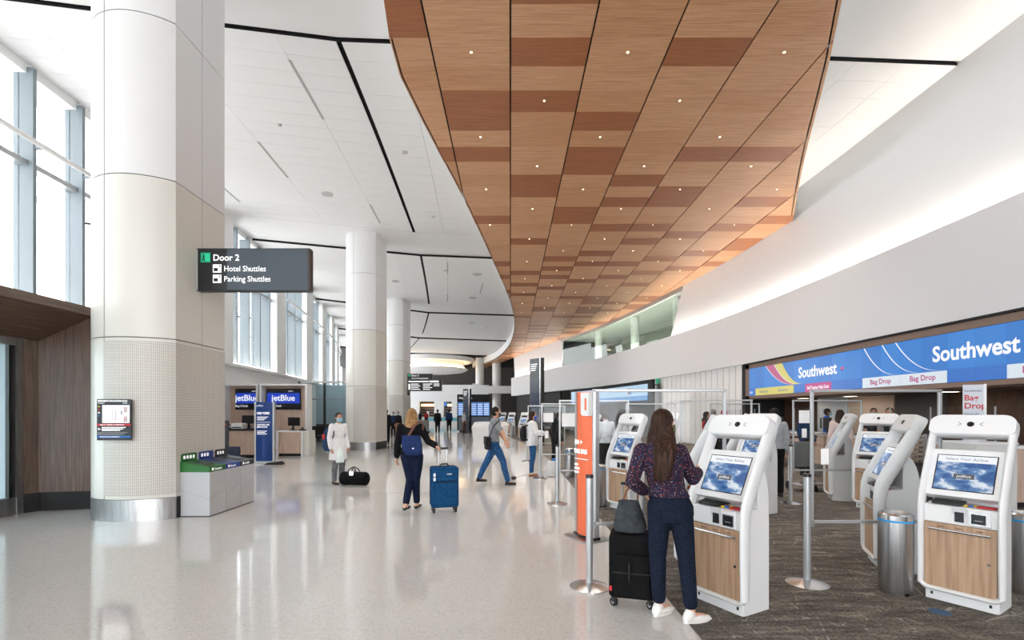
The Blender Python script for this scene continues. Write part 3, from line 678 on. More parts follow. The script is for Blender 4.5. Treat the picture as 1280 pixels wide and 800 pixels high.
for cx,cy,rot,lab in (
    (3.949,3.91,r2,'white check-in kiosk nearest the camera at the right edge'),
    (4.06,7.72,r1,'white check-in kiosk behind the one the woman in jeans uses'),
    (1.96,7.95,math.radians(-60),'white check-in kiosk left of the woman in jeans, beside a steel bin'),
    (4.02,12.2,r1,'small distant check-in kiosk just right of the brunette woman\'s head'),
    (6.22,7.95,r2,'white check-in kiosk in the middle of the right-hand row with lit screen'),
    (3.84,5.02,math.radians(-114),'check-in kiosk seen side-on behind the nearest steel bin'),
    (1.78,5.06,math.radians(-114),'check-in kiosk seen side-on behind the woman in jeans'),
    (5.98,8.98,math.radians(-114),'check-in kiosk seen side-on in the right-hand middle row'),
    (3.95,8.8,math.radians(-114),'check-in kiosk half hidden with only its head bar showing'),
    (1.88,8.98,math.radians(-114),'check-in kiosk seen side-on left of the woman in jeans'),
    (1.95,12.3,math.radians(-75),'check-in kiosk seen behind the orange pylon'),
    (.95,30.2,math.radians(-35),'nearest of the far check-in kiosks behind the walking man'),
    (.15,34.6,math.radians(-35),'second of the far check-in kiosks behind the walking man'),
    (1.75,33,math.radians(-35),'far check-in kiosk right of the two behind the walking man'),
    (-.55,38.5,math.radians(-35),'farthest check-in kiosk beside the white podium')):
    dup(k1, place_corner(cx,cy,rot), rot, lab)

# ---- steel litter bins with blue ring
def make_bin(label, loc):
    t = thing('litter_bin', label, 'bin', loc, 0, 'steel litter bins')
    MB().lathe([(.15,.0),(.152,.02),(.158,.04),(.158,.655)],36).build('body','steel',t,smooth=True)
    MB().lathe([(.16,.655),(.16,.672)],36).build('blue_band',mat('bin_blue',(36,150,214),.4),t,smooth=True)
    MB().lathe([(.09,.66),(.095,.715),(.14,.73),(.159,.715),(.158,.672)],36).build('rim','chrome',t,smooth=True)
    MB().lathe([(0,.60),(.1,.60)],24).build('liner','black',t)
    MB().box(-.02,.02,-.158,-.15,0,.03).build('base_notch','black',t)
    for o_ in [o for o in C.objects if o.parent == t]: o_.scale = (.84,.84,1)
    return t
b1 = make_bin('steel litter bin between the side-on kiosk and the nearest kiosk', (3.53,4.43,0))
for x,y,lab in ((4.72,4.43,'steel litter bin cut by the right edge of the frame'),(1.54,8.44,'steel litter bin left of the kiosk beside the orange pylon'),(1.5,12.25,'steel litter bin behind the nearer acrylic screen left of the orange pylon'),(.12,32,'small far steel litter bin among the far kiosks')):
    dup(b1,(x,y,0),0,lab)

# ---- stanchions with acrylic screens
def make_screen(label, loc):
    t = thing('queue_barrier', label, 'barrier', loc, 0, 'stanchions with clear screens')
    MB().lathe([(.185,0),(.185,.012),(.13,.03),(.06,.045),(.034,.05)],40).build('base','chrome',t,smooth=True)
    MB().cyl((0,0,.045),.033,.995,20).build('post','alu',t,smooth=True)
    MB().lathe([(.036,0),(.036,.03),(.0,.03)],20,(0,0,1.03)).build('post_cap','black',t,smooth=True)
    for x,z0,z1 in ((.045,.55,1.86),(1.27,.55,1.86)): MB().box(x-.014,x+.014,-.014,.014,z0,z1).build('upright','alu',t,bevel=.004)
    MB().box(.028,1.287,-.014,.014,1.84,1.866).build('top_bar','alu',t,bevel=.004); MB().box(.028,1.287,-.014,.014,.585,.615).build('bottom_bar','alu',t,bevel=.004)
    MB().box(.06,1.255,-.003,.003,.615,1.835).build('clear_sheet','acrylic',t)
    return t
s1 = make_screen('clear screen on a post with the woman in jeans behind its frame', (.745,4.55,0))
sg = None
SC = []
for x,y,lab in ((2.84,4.625,'clear screen on a post in front of the side-on kiosk and the nearest bin'),(.84,8.66,'clear screen on a post left of the orange pylon'),(2.92,8.4,'clear screen behind the woman in jeans and her kiosk'),(5.06,8.72,'clear screen on a post by the grey luggage trolley'),
                (.735,12.0,'clear screen with a white sheet in front of the woman in the white hoodie'),(2.86,12.1,'clear screen behind the kiosk beside the orange pylon'),(4.96,12.1,'clear screen in front of the red and pink travellers'),(.55,16.2,'farthest clear screen beyond the woman in the white hoodie')):
    SC.append((x,y,dup(s1,(x,y,0),0,lab)))
paper = mat('white_paper',(240,240,240),.7)
def sheet(x,y,z0,z1,w_,lab): tag(MB().box(-w_/2,w_/2,-.002,.002,0,z1-z0).build('paper_sheet',paper,loc=(x,y,z0)), lab, 'paper notice')
sheet(1.04,8.645,1.39,1.63,.24,'white paper sheet on the screen left of the orange pylon')
sheet(.94,11.985,1.4,1.63,.25,'white paper sheet beside the head of the woman in the white hoodie')
sheet(5.32,8.70,1.45,1.68,.25,'white paper sheet on the screen by the grey luggage trolley')
sheet(5.29,8.70,1.19,1.35,.085,'narrow white card under the sheet by the luggage trolley')
sheet(3.0,4.61,1.15,1.3,.075,'narrow white card low on the screen before the side-on kiosk')
sheet(.9,11.985,1.0,1.18,.085,'narrow white card in front of the woman in the white hoodie')

# ---- orange pylon sign
t = thing('pylon_sign','tall orange pylon sign numbered one','sign',(1.0,6.33,0),math.radians(-62))
org = mat('orange_face',(236,112,70),.45)
def lens(w_,d,n_=10): return [(-w_+2*w_*i/n_, -d*(1-((-1+2*i/n_)**2))) for i in range(n_+1)]
MB().prism([(x,y-.03) for x,y in lens(.17,.06)]+[(.17,.03),(-.17,.03)],.05,1.91).build('orange_panel',org,t,smooth=40)
MB().box(.17,.21,-.04,.04,.05,1.92).build('edge_extrusion','alu',t); MB().box(-.21,-.17,-.04,.04,.05,1.92).build('edge_extrusion','alu',t)
MB().prism([(x,-y+.03) for x,y in lens(.17,.06)],.05,1.91).build('rear_panel',org,t,smooth=40)
MB().rbox(-.26,.26,-.2,.2,0,.018,.06,5,'z').build('base_plate','steel',t,bevel=.004)
MB().box(-.22,.22,-.05,.05,.018,.05).build('foot','black',t)
tb = MB().prism(rrect(.0,.168,1.6,1.9,(.05,0,0,0),6),-.098,-.03,'y').build('number_tab','colwhite',t)
text('number','1',.2,org,t,(.055,-.1,1.68),ext=.001,off=.008)
text('lettering','IN +',.085,LT,t,(-.13,-.094,1.23),ext=.003,off=.002); text('lettering','TAG BAG',.082,LT,t,(-.15,-.094,1.11),ext=.003,off=.002,sx=.8)
MB().box(-.14,.14,-.095,-.08,1.035,1.042).build('rule','lighttext',t)
for z_,w_ in ((.95,.05),(.9,.1),(.85,.08)): MB().box(-.14,-.14+w_,-.094,-.07,z_,z_+.022).build('small_print','lighttext',t)

# ---- recycling bins along the column
def rbin(label,y0,band,icon,word,short):
    t = thing('recycling_bin',label,'bin',(-4.965,y0,0),0,'sorted waste bins by the column')
    W,D = .235,.435; x0,x1 = -W,W
    MB().box(x0,x1,0,D,0.0,.012).build('toe_kick','black',t)
    g = mat('bin_grey',(192,193,196),.45)
    MB().prism([(x0,.012),(x1,.012),(x1,.70),(x0,.70)],.002,D-.004,'y').build('cabinet',g,t,bevel=.003)
    MB().hexa([(x0+.0,-.001,.42),(x1+.001,-.001,.272),(x1+.001,.003,.272),(x0,.003,.42),(x0,-.001,.424),(x1+.001,-.001,.276),(x1+.001,.003,.276),(x0,.003,.424)]).build('fold_line','kgrey',t)
    MB().hexa([(x1-.001,0,.272),(x1+.002,0,.272),(x1+.002,D-.004,.42),(x1-.001,D-.004,.42),(x1-.001,0,.276),(x1+.002,0,.276),(x1+.002,D-.004,.424),(x1-.001,D-.004,.424)]).build('fold_line','kgrey',t)
    top = MB().prism([(x0,.70),(x1,.70),(x1,.785),(x0,.865)],.0,D-.004,'y').build('lid',band,t,bevel=.003)
    zt = lambda x: .785+(x1-x)/(x1-x0)*.08+.002
    MB().hexa([(-.1,.11,zt(-.1)),(.13,.11,zt(.13)),(.13,D-.13,zt(.13)),(-.1,D-.13,zt(-.1)),(-.1,.11,zt(-.1)+.004),(.13,.11,zt(.13)+.004),(.13,D-.13,zt(.13)+.004),(-.1,D-.13,zt(-.1)+.004)]).build('opening','black',top)
    MB().prism(rrect(.02,D-.05,.85,.985,(0,0,.03,.03),4),x0+.0,x0+.02,'x').build('icon_plate',band,t)
    for i in range(4 if short else 3): MB().prism(rrect(.055+i*.075,.10+i*.075,.90,.955,.015,3),x0+.02,x0+.022,'x').build('icon','lighttext',t)
    MB().prism(rrect(.06,.095,.722,.765,.006,3),x1,x1+.002,'x').build('icon','lighttext',t)
    text('lettering',word,.055,LT,t,(x1+.002,.11,.725),(PI/2,0,PI/2),.0005)
    return t
rbin('green topped compost bin, nearest of the three by the column',7.6,mat('bin_green',(24,104,28),.4),None,'Compost',True)
rbin('blue topped recycling bin between the green and the black one',8.04,mat('bin_blue2',(24,60,140),.4),None,'Recycle',False)
rbin('black topped landfill bin, farthest of the three by the column',8.48,mat('bin_black',(22,26,34),.4),None,'Landfill',False)

# ---- evacuation plan on the column
a = math.radians(-91); cx,cy = -5.86+.93*math.cos(a), 8.15+.93*math.sin(a)
t = thing('evacuation_plan','black emergency evacuation plan board mounted on the ivory column','notice',(cx,cy-.03,1.23),math.radians(2))
MB().box(-.245,.245,-.03,-.012,0,.61).build('board',mat('plan_black',(28,26,32),.4),t)
MB().box(-.1,.1,-.012,.05,.2,.4).build('mount','kgrey',t)
MB().box(-.165,.225,-.033,-.03,.26,.52).build('map','lighttext',t)
MB().box(-.245,.245,-.033,-.03,.215,.245).build('red_strip','red',t); MB().box(-.245,.245,-.033,-.03,.04,.066).build('blue_strip','blue',t)
text('lettering','EMERGENCY EVACUATION PLAN',.033,LT,t,(-.232,-.032,.572),off=.001,sx=.86); text('lettering','Terminal 1',.022,LT,t,(-.232,-.032,.545)); text('lettering','Level 2',.022,LT,t,(.13,-.032,.545))
text('lettering','CALL 9-1-1 REPORT AN EMERGENCY',.024,LT,t,(-.2,-.034,.222),sx=.9)
for i in range(3): MB().box(-.175,.17-.04*i,-.032,-.03,.185-i*.022,.197-i*.022).build('print_line','lighttext',t)
MB().prism([(-.225,.15),(-.19,.168),(-.225,.186)],-.032,-.03,'y').build('pointer','lighttext',t)
for i in range(3): MB().box(-.232,.2-.03*i,-.032,-.03,.112-i*.016,.12-i*.016).build('print_line','kgrey',t)
text('lettering','PERSONS WITH DISABILITIES',.022,LT,t,(-.2,-.034,.046))
for i,c in enumerate(('yellow','red','lighttext','blue')): MB().box(-.225,-.205,-.033,-.03,.49-i*.045,.51-i*.045).build('key_mark',c,t)
mk = mat('map_line',(150,150,160),.6)
for (x0,x1,z0,z1,c) in ((-.02,-.012,.3,.46,mk),(.02,.03,.31,.46,mk),(.1,.125,.38,.44,M['kgrey']),(.14,.2,.41,.5,mat('map_pink',(214,190,190),.6)),(.14,.2,.27,.36,mat('map_pink',(214,190,190),.6)),(.005,.03,.3,.312,M['red'])): MB().box(x0,x1,-.0345,-.033,z0,z1).build('map_block',c,t)

# ---- hanging direction signs
sgrey = mat('sign_slate',(66,76,86),.35); sblk = mat('sign_black',(26,27,30),.35)
def exitpic(t,x,z,s):
    MB().box(x,x+s,-.066,-.06,z,z+s).build('exit_pictogram',mat('exit_green',(20,150,110),.5,emit=.3),t)
    MB().box(x+s*.42,x+s*.9,-.068,-.066,z+s*.12,z+s*.88).build('pictogram_door',mat('exit_green2',(40,190,140),.5,emit=.3),t)
    MB().ell((x+s*.32,-.067,z+s*.76),s*.07,.002,s*.07,10,6).build('pictogram_head','black',t)
    MB().prism([(x+s*.25,z+s*.66),(x+s*.4,z+s*.66),(x+s*.38,z+s*.42),(x+s*.48,z+s*.16),(x+s*.4,z+s*.14),(x+s*.32,z+s*.38),(x+s*.2,z+s*.14),(x+s*.12,z+s*.17),(x+s*.25,z+s*.42)],-.0685,-.066,'y').build('pictogram_figure','black',t)
t = thing('direction_sign','slate hanging sign reading Door 2 with shuttle lines','sign',(-5.2,8.07,3.67))
MB().box(.0,1.87,-.06,.06,0,.68).build('sign_box',sgrey,t); MB().box(-.0,1.87,-.064,.064,-.012,0).build('lower_trim',sblk,t); MB().box(0,1.87,-.064,.064,.68,.692).build('upper_trim',sblk,t)
MB().box(1.84,1.88,-.063,.063,-.01,.69).build('end_cap',mat('sign_brown',(58,46,46),.4),t); MB().box(-.02,.02,-.063,.063,-.01,.69).build('end_cap','alu',t)
MB().box(.02,.5,-.061,-.06,0,.68).build('dark_field',sblk,t)
exitpic(t,.07,.46,.16); text('lettering','Door 2',.145,LT,t,(.27,-.063,.49),off=.003)
for z,w_ in ((.3,'Hotel Shuttles'),(.13,'Parking Shuttles')):
    MB().box(.27,.41,-.065,-.06,z-.01,z+.125).build('bus_pictogram','lighttext',t); MB().prism(rrect(.285,.355,z+.012,z+.066,.012,3),-.067,-.065,'y').build('bus_body','black',t); MB().box(.37,.4,-.067,-.065,z+.08,z+.115).build('bus_flag','kgrey',t)
    text('lettering',w_,.13,LT,t,(.45,-.063,z+.012),off=.001,sx=.93)
t = thing('direction_sign','far black hanging sign on the third column with lines of white text','sign',(-7.15,33.6,3.1),-.05)
MB().box(0,1.75,-.08,.08,.78,1.2).build('upper_box',sblk,t); MB().box(0,2.4,-.08,.08,.0,.76).build('lower_box',sblk,t); MB().box(0,.15,-.08,.08,-.3,0).build('drop_tab',sblk,t)
MB().box(.08,.24,-.085,-.08,1.02,1.16).build('exit_pictogram',MATS['exit_green'],t); text('lettering','Door 3',.17,LT,t,(.3,-.085,1.02)); text('lettering','Hotel & Parking Shuttles',.14,LT,t,(.3,-.085,.84),sx=.85)
MB().box(.08,1.5,-.085,-.08,.62,.7).build('print_line','lighttext',t); MB().box(1.55,2.2,-.085,-.08,.6,.72).build('icon_row','lighttext',t)
for i in range(4):
    for x_,w_ in ((.25,.55+.1*(i%2)),(1.1,.5+.15*((i+1)%2))): MB().box(x_,x_+w_,-.085,-.08,.46-.12*i,.51-.12*i).build('print_line','lighttext',t)
    if i < 2: MB().box(1.85,2.25,-.085,-.08,.46-.12*i,.51-.12*i).build('print_line','lighttext',t)
MB().box(.08,.2,-.085,-.08,.1,.5).build('icon_column','lighttext',t)

# ---- right-hand sign band over the desks
def su(u): return 6040/(u-638)            # along the straight wall at x = 10
t = thing('airline_display','long blue airline display band over the desks at right','display',(9.99,0,0))
for z0,z1 in ((2.2,2.31),(3.45,3.62)): MB().box(-.04,.02,2,20.45,z0,z1).build('wood_frame','signwood',t)
MB().box(-.04,.02,20.15,20.45,2.2,3.62).build('wood_frame','signwood',t)
MB().box(.0,.06,2,20.45,2.2,3.675).build('backing','blackmat',t)
MB().box(-.1,-.06,2,20.45,3.62,3.675).build('shadow_gap','blackmat',t)
blues = [emit_mat('led_blue_%d'%i,c,.62) for i,c in enumerate(((46,134,222),(42,128,216),(50,138,226)))]
lw_ = emit_mat('led_white',(226,236,244),.66); ly = emit_mat('led_yellow',(226,214,110),.62); lm = emit_mat('led_magenta',(206,56,140),.62); lmt = emit_mat('led_magenta_text',(170,50,110),.8); lbt = emit_mat('led_blue_text',(60,90,150),.8); lsw = emit_mat('led_text_white',(250,250,250),.75)
lr = emit_mat('led_red',(200,90,140),.62); ldb = emit_mat('led_deep_blue',(42,118,212),.62)
E = [20.3-.663*i for i in range(28)]
for i in range(27):
    pn = MB().box(-.03,0,E[i+1]+.004,E[i]-.004,2.32,3.44).build('screen',blues[(i*7)%3],t)
def strip(i0,i1,m_,z0=2.32,z1=2.6): 
    for i in range(i0,i1): MB().box(-.034,-.03,E[i+1]+.004,E[i]-.004,z0,z1).build('caption_strip',m_,t)
def ltext(s,y,z,size,m_,off=0,sx=1,align='CENTER'): return text('lettering',s,size,m_,t,(-.037,y,z),(PI/2,0,-PI/2),.001,off,align,sx)
strip(1,5,ly); strip(6,8,lm,2.3,2.6); strip(10,12,lw_); strip(12,14,lw_); strip(16,18,lw_); strip(20,22,lw_)
for i in (0,5,8,9,14,15,18,19): strip(i,i+1,ldb,2.32,2.62)
ltext('Full Service',E[2],2.41,.14,lbt); ltext('Full Service',E[4],2.41,.14,lbt); ltext('Self-Tagging Help Desk',E[7],2.41,.15,lsw,.002,.8)
ltext('Exit',E[0]-.33,2.41,.15,lsw)
for i in (11,13,17,21): ltext('Bag Drop',E[i],2.41,.19,lmt,.003)
ltext('Southwest',15.72,2.83,.5,lsw,.012,.92); ltext('Southwest',10.42,2.83,.5,lsw,.012,.92); ltext('Southwest',4.6,2.83,.5,lsw,.012,.92)
def heart(y,z,s):
    pts = []
    for i in range(28):
        a = 2*PI*i/28; pts.append((y-s*.0625*16*math.sin(a)**3*.6, z+s*.0625*(13*math.cos(a)-5*math.cos(2*a)-2*math.cos(3*a)-math.cos(4*a))*.6))
    MB().prism(pts,-.037,-.03,'x').build('heart_logo',lr,t)
    MB().prism([p for p in pts if p[1] < z-.01*s],-.0385,-.037,'x').build('heart_blue',emit_mat('led_navy',(60,60,160),.8),t)
heart(14.5,2.95,.13); heart(9.2,2.95,.13)
def swoosh(f0,f1,m_,n_=24,x=-.0345):
    vs_ = []
    for i in range(n_+1):
        a,b_ = f0(i/n_), f1(i/n_); vs_ += [(x,a[0],a[1]),(x,b_[0],b_[1])]
    MB().add(vs_,[(2*i,2*i+1,2*i+3,2*i+2) for i in range(n_)]).build('swoosh',m_,t)
def curve(y0,y1,p=2.2): return lambda s_: (y0+(y1-y0)*s_, 3.44-(3.44-2.62)*(1-(1-s_)**p))
swoosh(curve(E[2]-.15,E[5]-.1),curve(E[3]-.05,E[5]-.3),lr); swoosh(curve(E[3]-.1,E[5]-.3),curve(E[3]-.6,E[6]+.1),ly,x=-.0342)
for (y0,y1) in ((E[2]-.12,E[5]-.08),(E[3]-.05,E[5]-.28),(E[10]-.05,E[12]+.1),(E[11]-.05,E[13]+.1),(E[11]-.5,E[13]-.5)):
    f = curve(y0,y1); swoosh(f,lambda s_,f=f: (f(s_)[0]-.035,f(s_)[1]),lsw,x=-.036)

# ---- second airline band, beyond the white wall
t = thing('airline_display','pale blue airline display band farther along the bulkhead','display',(0,0,0))
lp = emit_mat('led_pale',(170,206,234),.62); lq = emit_mat('led_sea',(70,150,214),.6)
yy = [30.6+.72*i for i in range(19)]
for a_,b_ in zip(yy[:-1],yy[1:]):
    p = [rightpt(a_+.01,.06),rightpt(b_-.01,.06),rightpt(b_-.01,.12),rightpt(a_+.01,.12)]
    MB().hexa([q+(2.72,) for q in p]+[q+(3.44,) for q in p]).build('screen',lp,t); MB().hexa([q+(2.4,) for q in p]+[q+(2.715,) for q in p]).build('screen',lq,t)
rsurf(29.9,44,[(.14,2.28),(.14,3.66),(.3,3.66),(.3,2.28)]).build('backing','blackmat',t,clean=True)
q = rightpt(42.6,.05); text('lettering','American',.5,mat('aa_text',(40,70,130),.5),t,(q[0]-.02,q[1],2.95),(PI/2,0,-PI/2+.38),.002)
for (y_,m_) in ((33.4,'red'),(33.1,'blue')):
    q = rightpt(y_,.04); MB().hexa([(q[0]-.02,q[1],2.85),(q[0]-.02,q[1]-.2,2.85),(q[0],q[1]-.2,2.85),(q[0],q[1],2.85),(q[0]-.02,q[1]+.25,3.3),(q[0]-.02,q[1]+.1,3.3),(q[0],q[1]+.1,3.3),(q[0],q[1]+.25,3.3)]).build('tail_logo',m_,t)
q = rightpt(29.0,-.02)
t = thing('exit_sign','small black sign box with green exit symbol on the white wall','sign',(q[0],q[1],2.9))
MB().box(-.08,.02,-.35,.35,0,.45).build('black_box','black',t); MB().box(-.08,.02,-.22,.12,.47,.74).build('green_box',MATS['exit_green'],t); MB().box(-.06,.0,-.35,.35,-2.0,-.05).build('grey_panel','kgrey',t)
text('lettering','P',.3,LT,t,(-.085,.12,.1),(PI/2,0,-PI/2),.001)

# ---- tall bag drop pylon, counters
t = thing('bag_drop_pylon','white pylon reading Bag Drop behind the nearest kiosk','sign',(9.2,9.58,0),math.radians(-42))
MB().box(-.17,.17,-.04,.04,0,2.19).build('panel',mat('pylon_grey',(206,212,220),.5),t); MB().box(.13,.17,-.05,.05,0,2.2).build('edge','kwhite',t)
nav = mat('navy_print',(36,60,120),.5)
text('lettering','Southwest',.07,nav,t,(-.15,-.042,2.05),sx=.85); text('lettering','Bag\nDrop',.16,M['red'],t,(-.15,-.042,1.88),off=.003,sx=.9); text('lettering','Now ID\navailable',.065,nav,t,(-.15,-.042,1.58))
def counter(label,loc,rotz=-PI/2):
    t = thing('service_counter',label,'counter',loc,rotz,'airline service counters')
    MB().box(-.72,.72,0,.6,.1,1.02).build('front','deskwood',t); MB().box(-.7,.7,.04,.58,0,.1).build('toe_kick','blackmat',t)
    MB().box(-.75,.75,-.04,.66,1.02,1.07).build('top','kwhite',t,bevel=.004)
    mo = MB().box(.1,.55,.3,.33,1.2,1.5).build('monitor','black',t); MB().box(.3,.35,.32,.36,1.07,1.3).build('monitor_stand','black',mo); MB().box(.2,.45,.24,.44,1.07,1.08).build('monitor_foot','black',mo)
    MB().box(-.6,-.58,-.02,.0,1.07,1.75).build('screen_post','alu',t); MB().box(.68,.7,-.02,0,1.07,1.75).build('screen_post','alu',t); MB().box(-.58,.68,-.013,-.007,1.1,1.74).build('sneeze_screen','acrylic',t)
    return t
c0 = counter('airline service counter nearest the right edge',(8.35,9.0,0))
for y,lab in ((11.3,'second airline service counter from the right edge'),(13.6,'airline service counter below the self-tagging caption'),(15.9,'airline service counter before the brown wall'),(18.2,'farthest airline service counter under the blue band')): dup(c0,(8.35,y,0),-PI/2,lab)
for i,y in enumerate((10.15,12.45,14.75)):
    t = thing('bag_scale','low steel bag scale with bent guard rails, '+('nearest to the right edge','second from the right edge','third from the right edge')[i],'bag scale',(8.2,y,0),-PI/2)
    MB().box(-.3,.3,-.2,1.2,0,.3).build('platform','steel',t,bevel=.01)
    for s in (-1,1): MB().tube([(s*.31,-.2,.3),(s*.31,-.2,.95),(s*.31,-.1,1.08),(s*.31,.6,1.08),(s*.31,.7,.98),(s*.31,.7,.3)],.022,10).build('guard_rail','chrome',t,smooth=True)
t = thing('grey_cabinet','plain pale cabinet behind the nearest kiosk','cabinet',(6.75,7.0,0))
MB().box(-.28,.28,-.3,.3,.04,1.2).build('carcass',mat('cab_grey',(206,206,204),.5),t,bevel=.006); MB().box(-.26,.26,-.28,.28,0,.04).build('toe_kick','blackmat',t); MB().box(-.29,.29,-.31,.31,1.2,1.225).build('top','kwhite',t)
t = thing('low_divider','dark low divider with slatted top behind the side-on kiosk','divider',(6.9,8.6,0))
MB().box(-.5,.5,-.15,.15,.05,.75).build('panel',mat('div_dark',(62,58,56),.6),t); MB().box(-.5,.5,-.14,.14,0,.05).build('foot','black',t)
for z in (.8,.88,.96,1.04,1.12,1.2): MB().box(-.5,.5,-.02,.02,z,z+.04).build('slat',mat('div_slat',(150,138,124),.5),t)
for x in (-.48,.48): MB().box(x-.02,x+.02,-.03,.02,.75,1.26).build('slat_post','alu',t)
# luggage trolley
t = thing('luggage_trolley','grey luggage trolley behind the middle clear screen','trolley',(6.2,10.3,0),math.radians(12))
MB().box(-.3,.3,-.02,.02,.48,1.02).build('rear_board',mat('trolley_grey',(120,124,122),.6),t)
for s in (-1,1): MB().tube([(s*.3,-.35,.14),(s*.3,.0,.16),(s*.3,.02,1.05),(s*.3,-.06,1.12)],.018,8).build('frame_tube','chrome',t,smooth=True); MB().lathe([(.0,-.02),(.09,-.02),(.1,0),(.09,.02),(0,.02)],18).build('wheel','blackmat',t,loc=(s*.3,0,.1)).rotation_euler=(0,PI/2,0)
MB().tube([(-.33,-.06,1.12),(.33,-.06,1.12)],.022,8).build('push_bar','black',t,smooth=True); MB().box(-.28,.28,-.4,0,.14,.17).build('deck','chrome',t)
MB().lathe([(.0,-.02),(.05,-.02),(.05,.02),(0,.02)],14).build('wheel','blackmat',t,loc=(0,-.36,.07)).rotation_euler=(0,PI/2,0)

# ---- round floor decal
tag(MB().lathe([(.0,.009),(.075,.009),(.075,.006)],28,(0,0,0)).build('floor_decal',mat('decal_blue',(18,76,120),.5),loc=(3.53,3.97,0)),'small round blue decal on the carpet before the nearest kiosk','decal')

# ---- check-in desks on the left with screens
def backwall(label,x0,x1,y,sx,cap_='Help Desk'):
    t = thing('desk_backdrop',label,'backdrop',((x0+x1)/2,y,0)); w_ = (x1-x0)/2
    MB().box(-w_,-w_+.07,-.35,.15,0,2.78).build('side_frame','colwhite',t); MB().box(w_-.07,w_,-.35,.15,0,2.78).build('side_frame','colwhite',t); MB().box(-w_+.07,w_-.07,-.35,.15,2.71,2.78).build('head_frame','colwhite',t)
    MB().box(-w_+.07,w_-.07,.0,.12,.15,2.71).build('wood_panel','deskwood',t); MB().box(-w_+.07,w_-.07,.0,.12,0,.15).build('kickboard','blackmat',t)
    sc = MB().box(-sx-min(.7,w_-.1-abs(sx)),-sx+min(.7,w_-.1-abs(sx)),-.08,-.02,1.75,2.6).build('screen',mat('tv_black',(16,20,26),.25),t,bevel=.005)
    MB().box(-sx-min(.66,w_-.14-abs(sx)),-sx+min(.66,w_-.14-abs(sx)),-.083,-.08,2.0,2.42).build('blue_field',emit_mat('jet_blue',(20,64,196),.65),sc)
    text('lettering','jetBlue',.34,M['scrwhite'],sc,(-sx,-.085,2.11),(PI/2,0,0),.001,.006,'CENTER'); text('lettering',cap_,.12,M['scrwhite'],sc,(-sx-min(.6,w_-.2),-.085,1.86)); text('lettering','jetBlue',.07,M['scrwhite'],sc,(-sx+.2,-.085,2.48))
    return t
backwall('wood backdrop with a jetBlue help desk screen, right one of the two',-10.05,-8.15,19.7,.12)
backwall('wood backdrop with a jetBlue screen half hidden by the large column',-11.5,-10.15,19.75,-.1,'Bag Check')
def mon(label,loc,rot,w_=.5,h=.32,back=True):
    t = thing('desk_monitor',label,'monitor',loc,rot)
    MB().box(-w_/2,w_/2,-.02,.02,.18,.18+h).build('display','black',t,bevel=.004); MB().box(-.03,.03,.02,.06,.02,.3).build('stand','black',t); MB().box(-.11,.11,-.06,.12,0,.02).build('foot','black',t); MB().box(-.08,.08,.05,.1,.06,.09).build('cable_arm','black',t)
    return t
t = thing('help_desk','small wood help desk with white waterfall top','desk',(-8.15,18.3,0))
MB().box(-.5,.35,-.28,.28,.1,.9).build('wood_front','deskwood',t); MB().box(-.5,.35,-.25,.25,0,.1).build('kickboard','blackmat',t); MB().box(-.57,.37,-.33,.33,.9,.95).build('top','kwhite',t)
MB().box(.36,.42,-.33,.33,0,.95).build('end_panel','kwhite',t); MB().box(.42,.62,-.2,.33,0,.95).build('return_panel','ivory',t); MB().box(-.57,-.5,-.33,.33,0,.9).build('end_panel','kwhite',t)
mon('black monitor on the small wood help desk',(-8.2,18.3,.95),2.9)
tag(MB().box(-.12,.12,-.06,.06,0,.05).box(-.03,.03,-.03,.03,.05,.12).build('card_terminal','black',loc=(-7.85,18.25,.95)),'little black payment terminal on the small help desk','terminal')
t = thing('wood_counter','long wood counter with black top left of the blue sign','counter',(-10.2,17.6,0))
MB().box(-1.05,1.2,-.3,.3,.12,.98).build('wood_front','deskwood',t); MB().box(-1.05,1.2,-.26,.26,0,.12).build('kickboard','blackmat',t); MB().box(-1.1,1.25,-.35,.35,.98,1.05).build('black_top','black',t); MB().box(-.72,-.6,-.36,.0,0,1.0).build('white_post','kwhite',t)
mon('black monitor on the long wood counter nearest the big column',(-10.75,17.6,1.05),.1,.62,.42); mon('black monitor on the long wood counter beside the printer',(-9.55,17.6,1.05),-.2,.5,.3)
t = thing('printer','white desk printer on the long wood counter','printer',(-9.75,17.35,1.05)); MB().box(-.2,.2,-.15,.15,0,.2).build('case','kwhite',t,bevel=.02); MB().box(-.16,.16,-.155,-.15,.03,.07).build('paper_slot','black',t)
tag(MB().tube([(-.12,0,.0),(-.12,0,.16),(-.05,0,.22),(.12,0,.12)],.02,8).box(-.15,.1,-.08,.08,0,.05).build('desk_phone','black',loc=(-10.2,17.4,1.05)),'black desk phone beside the white printer','phone')
tag(MB().box(-.16,.16,-.2,.2,0,.012).box(-.14,.14,-.03,.03,.012,.72).build('notice_stand',mat('stand_navy',(26,38,66),.5),loc=(-7.42,13.0,.0)),'dark blue stand behind the landfill bin','stand')
t = thing('information_pylon','slim black information pylon beside the large column','pylon',(-7.9,13.3,0)); MB().box(-.14,.14,-.03,.03,.02,1.42).build('panel',mat('pyl',(26,30,40),.4),t); MB().box(-.22,.22,-.18,.18,0,.02).build('base','black',t); MB().box(.04,.09,-.035,-.03,1.28,1.33).build('mark','red',t)
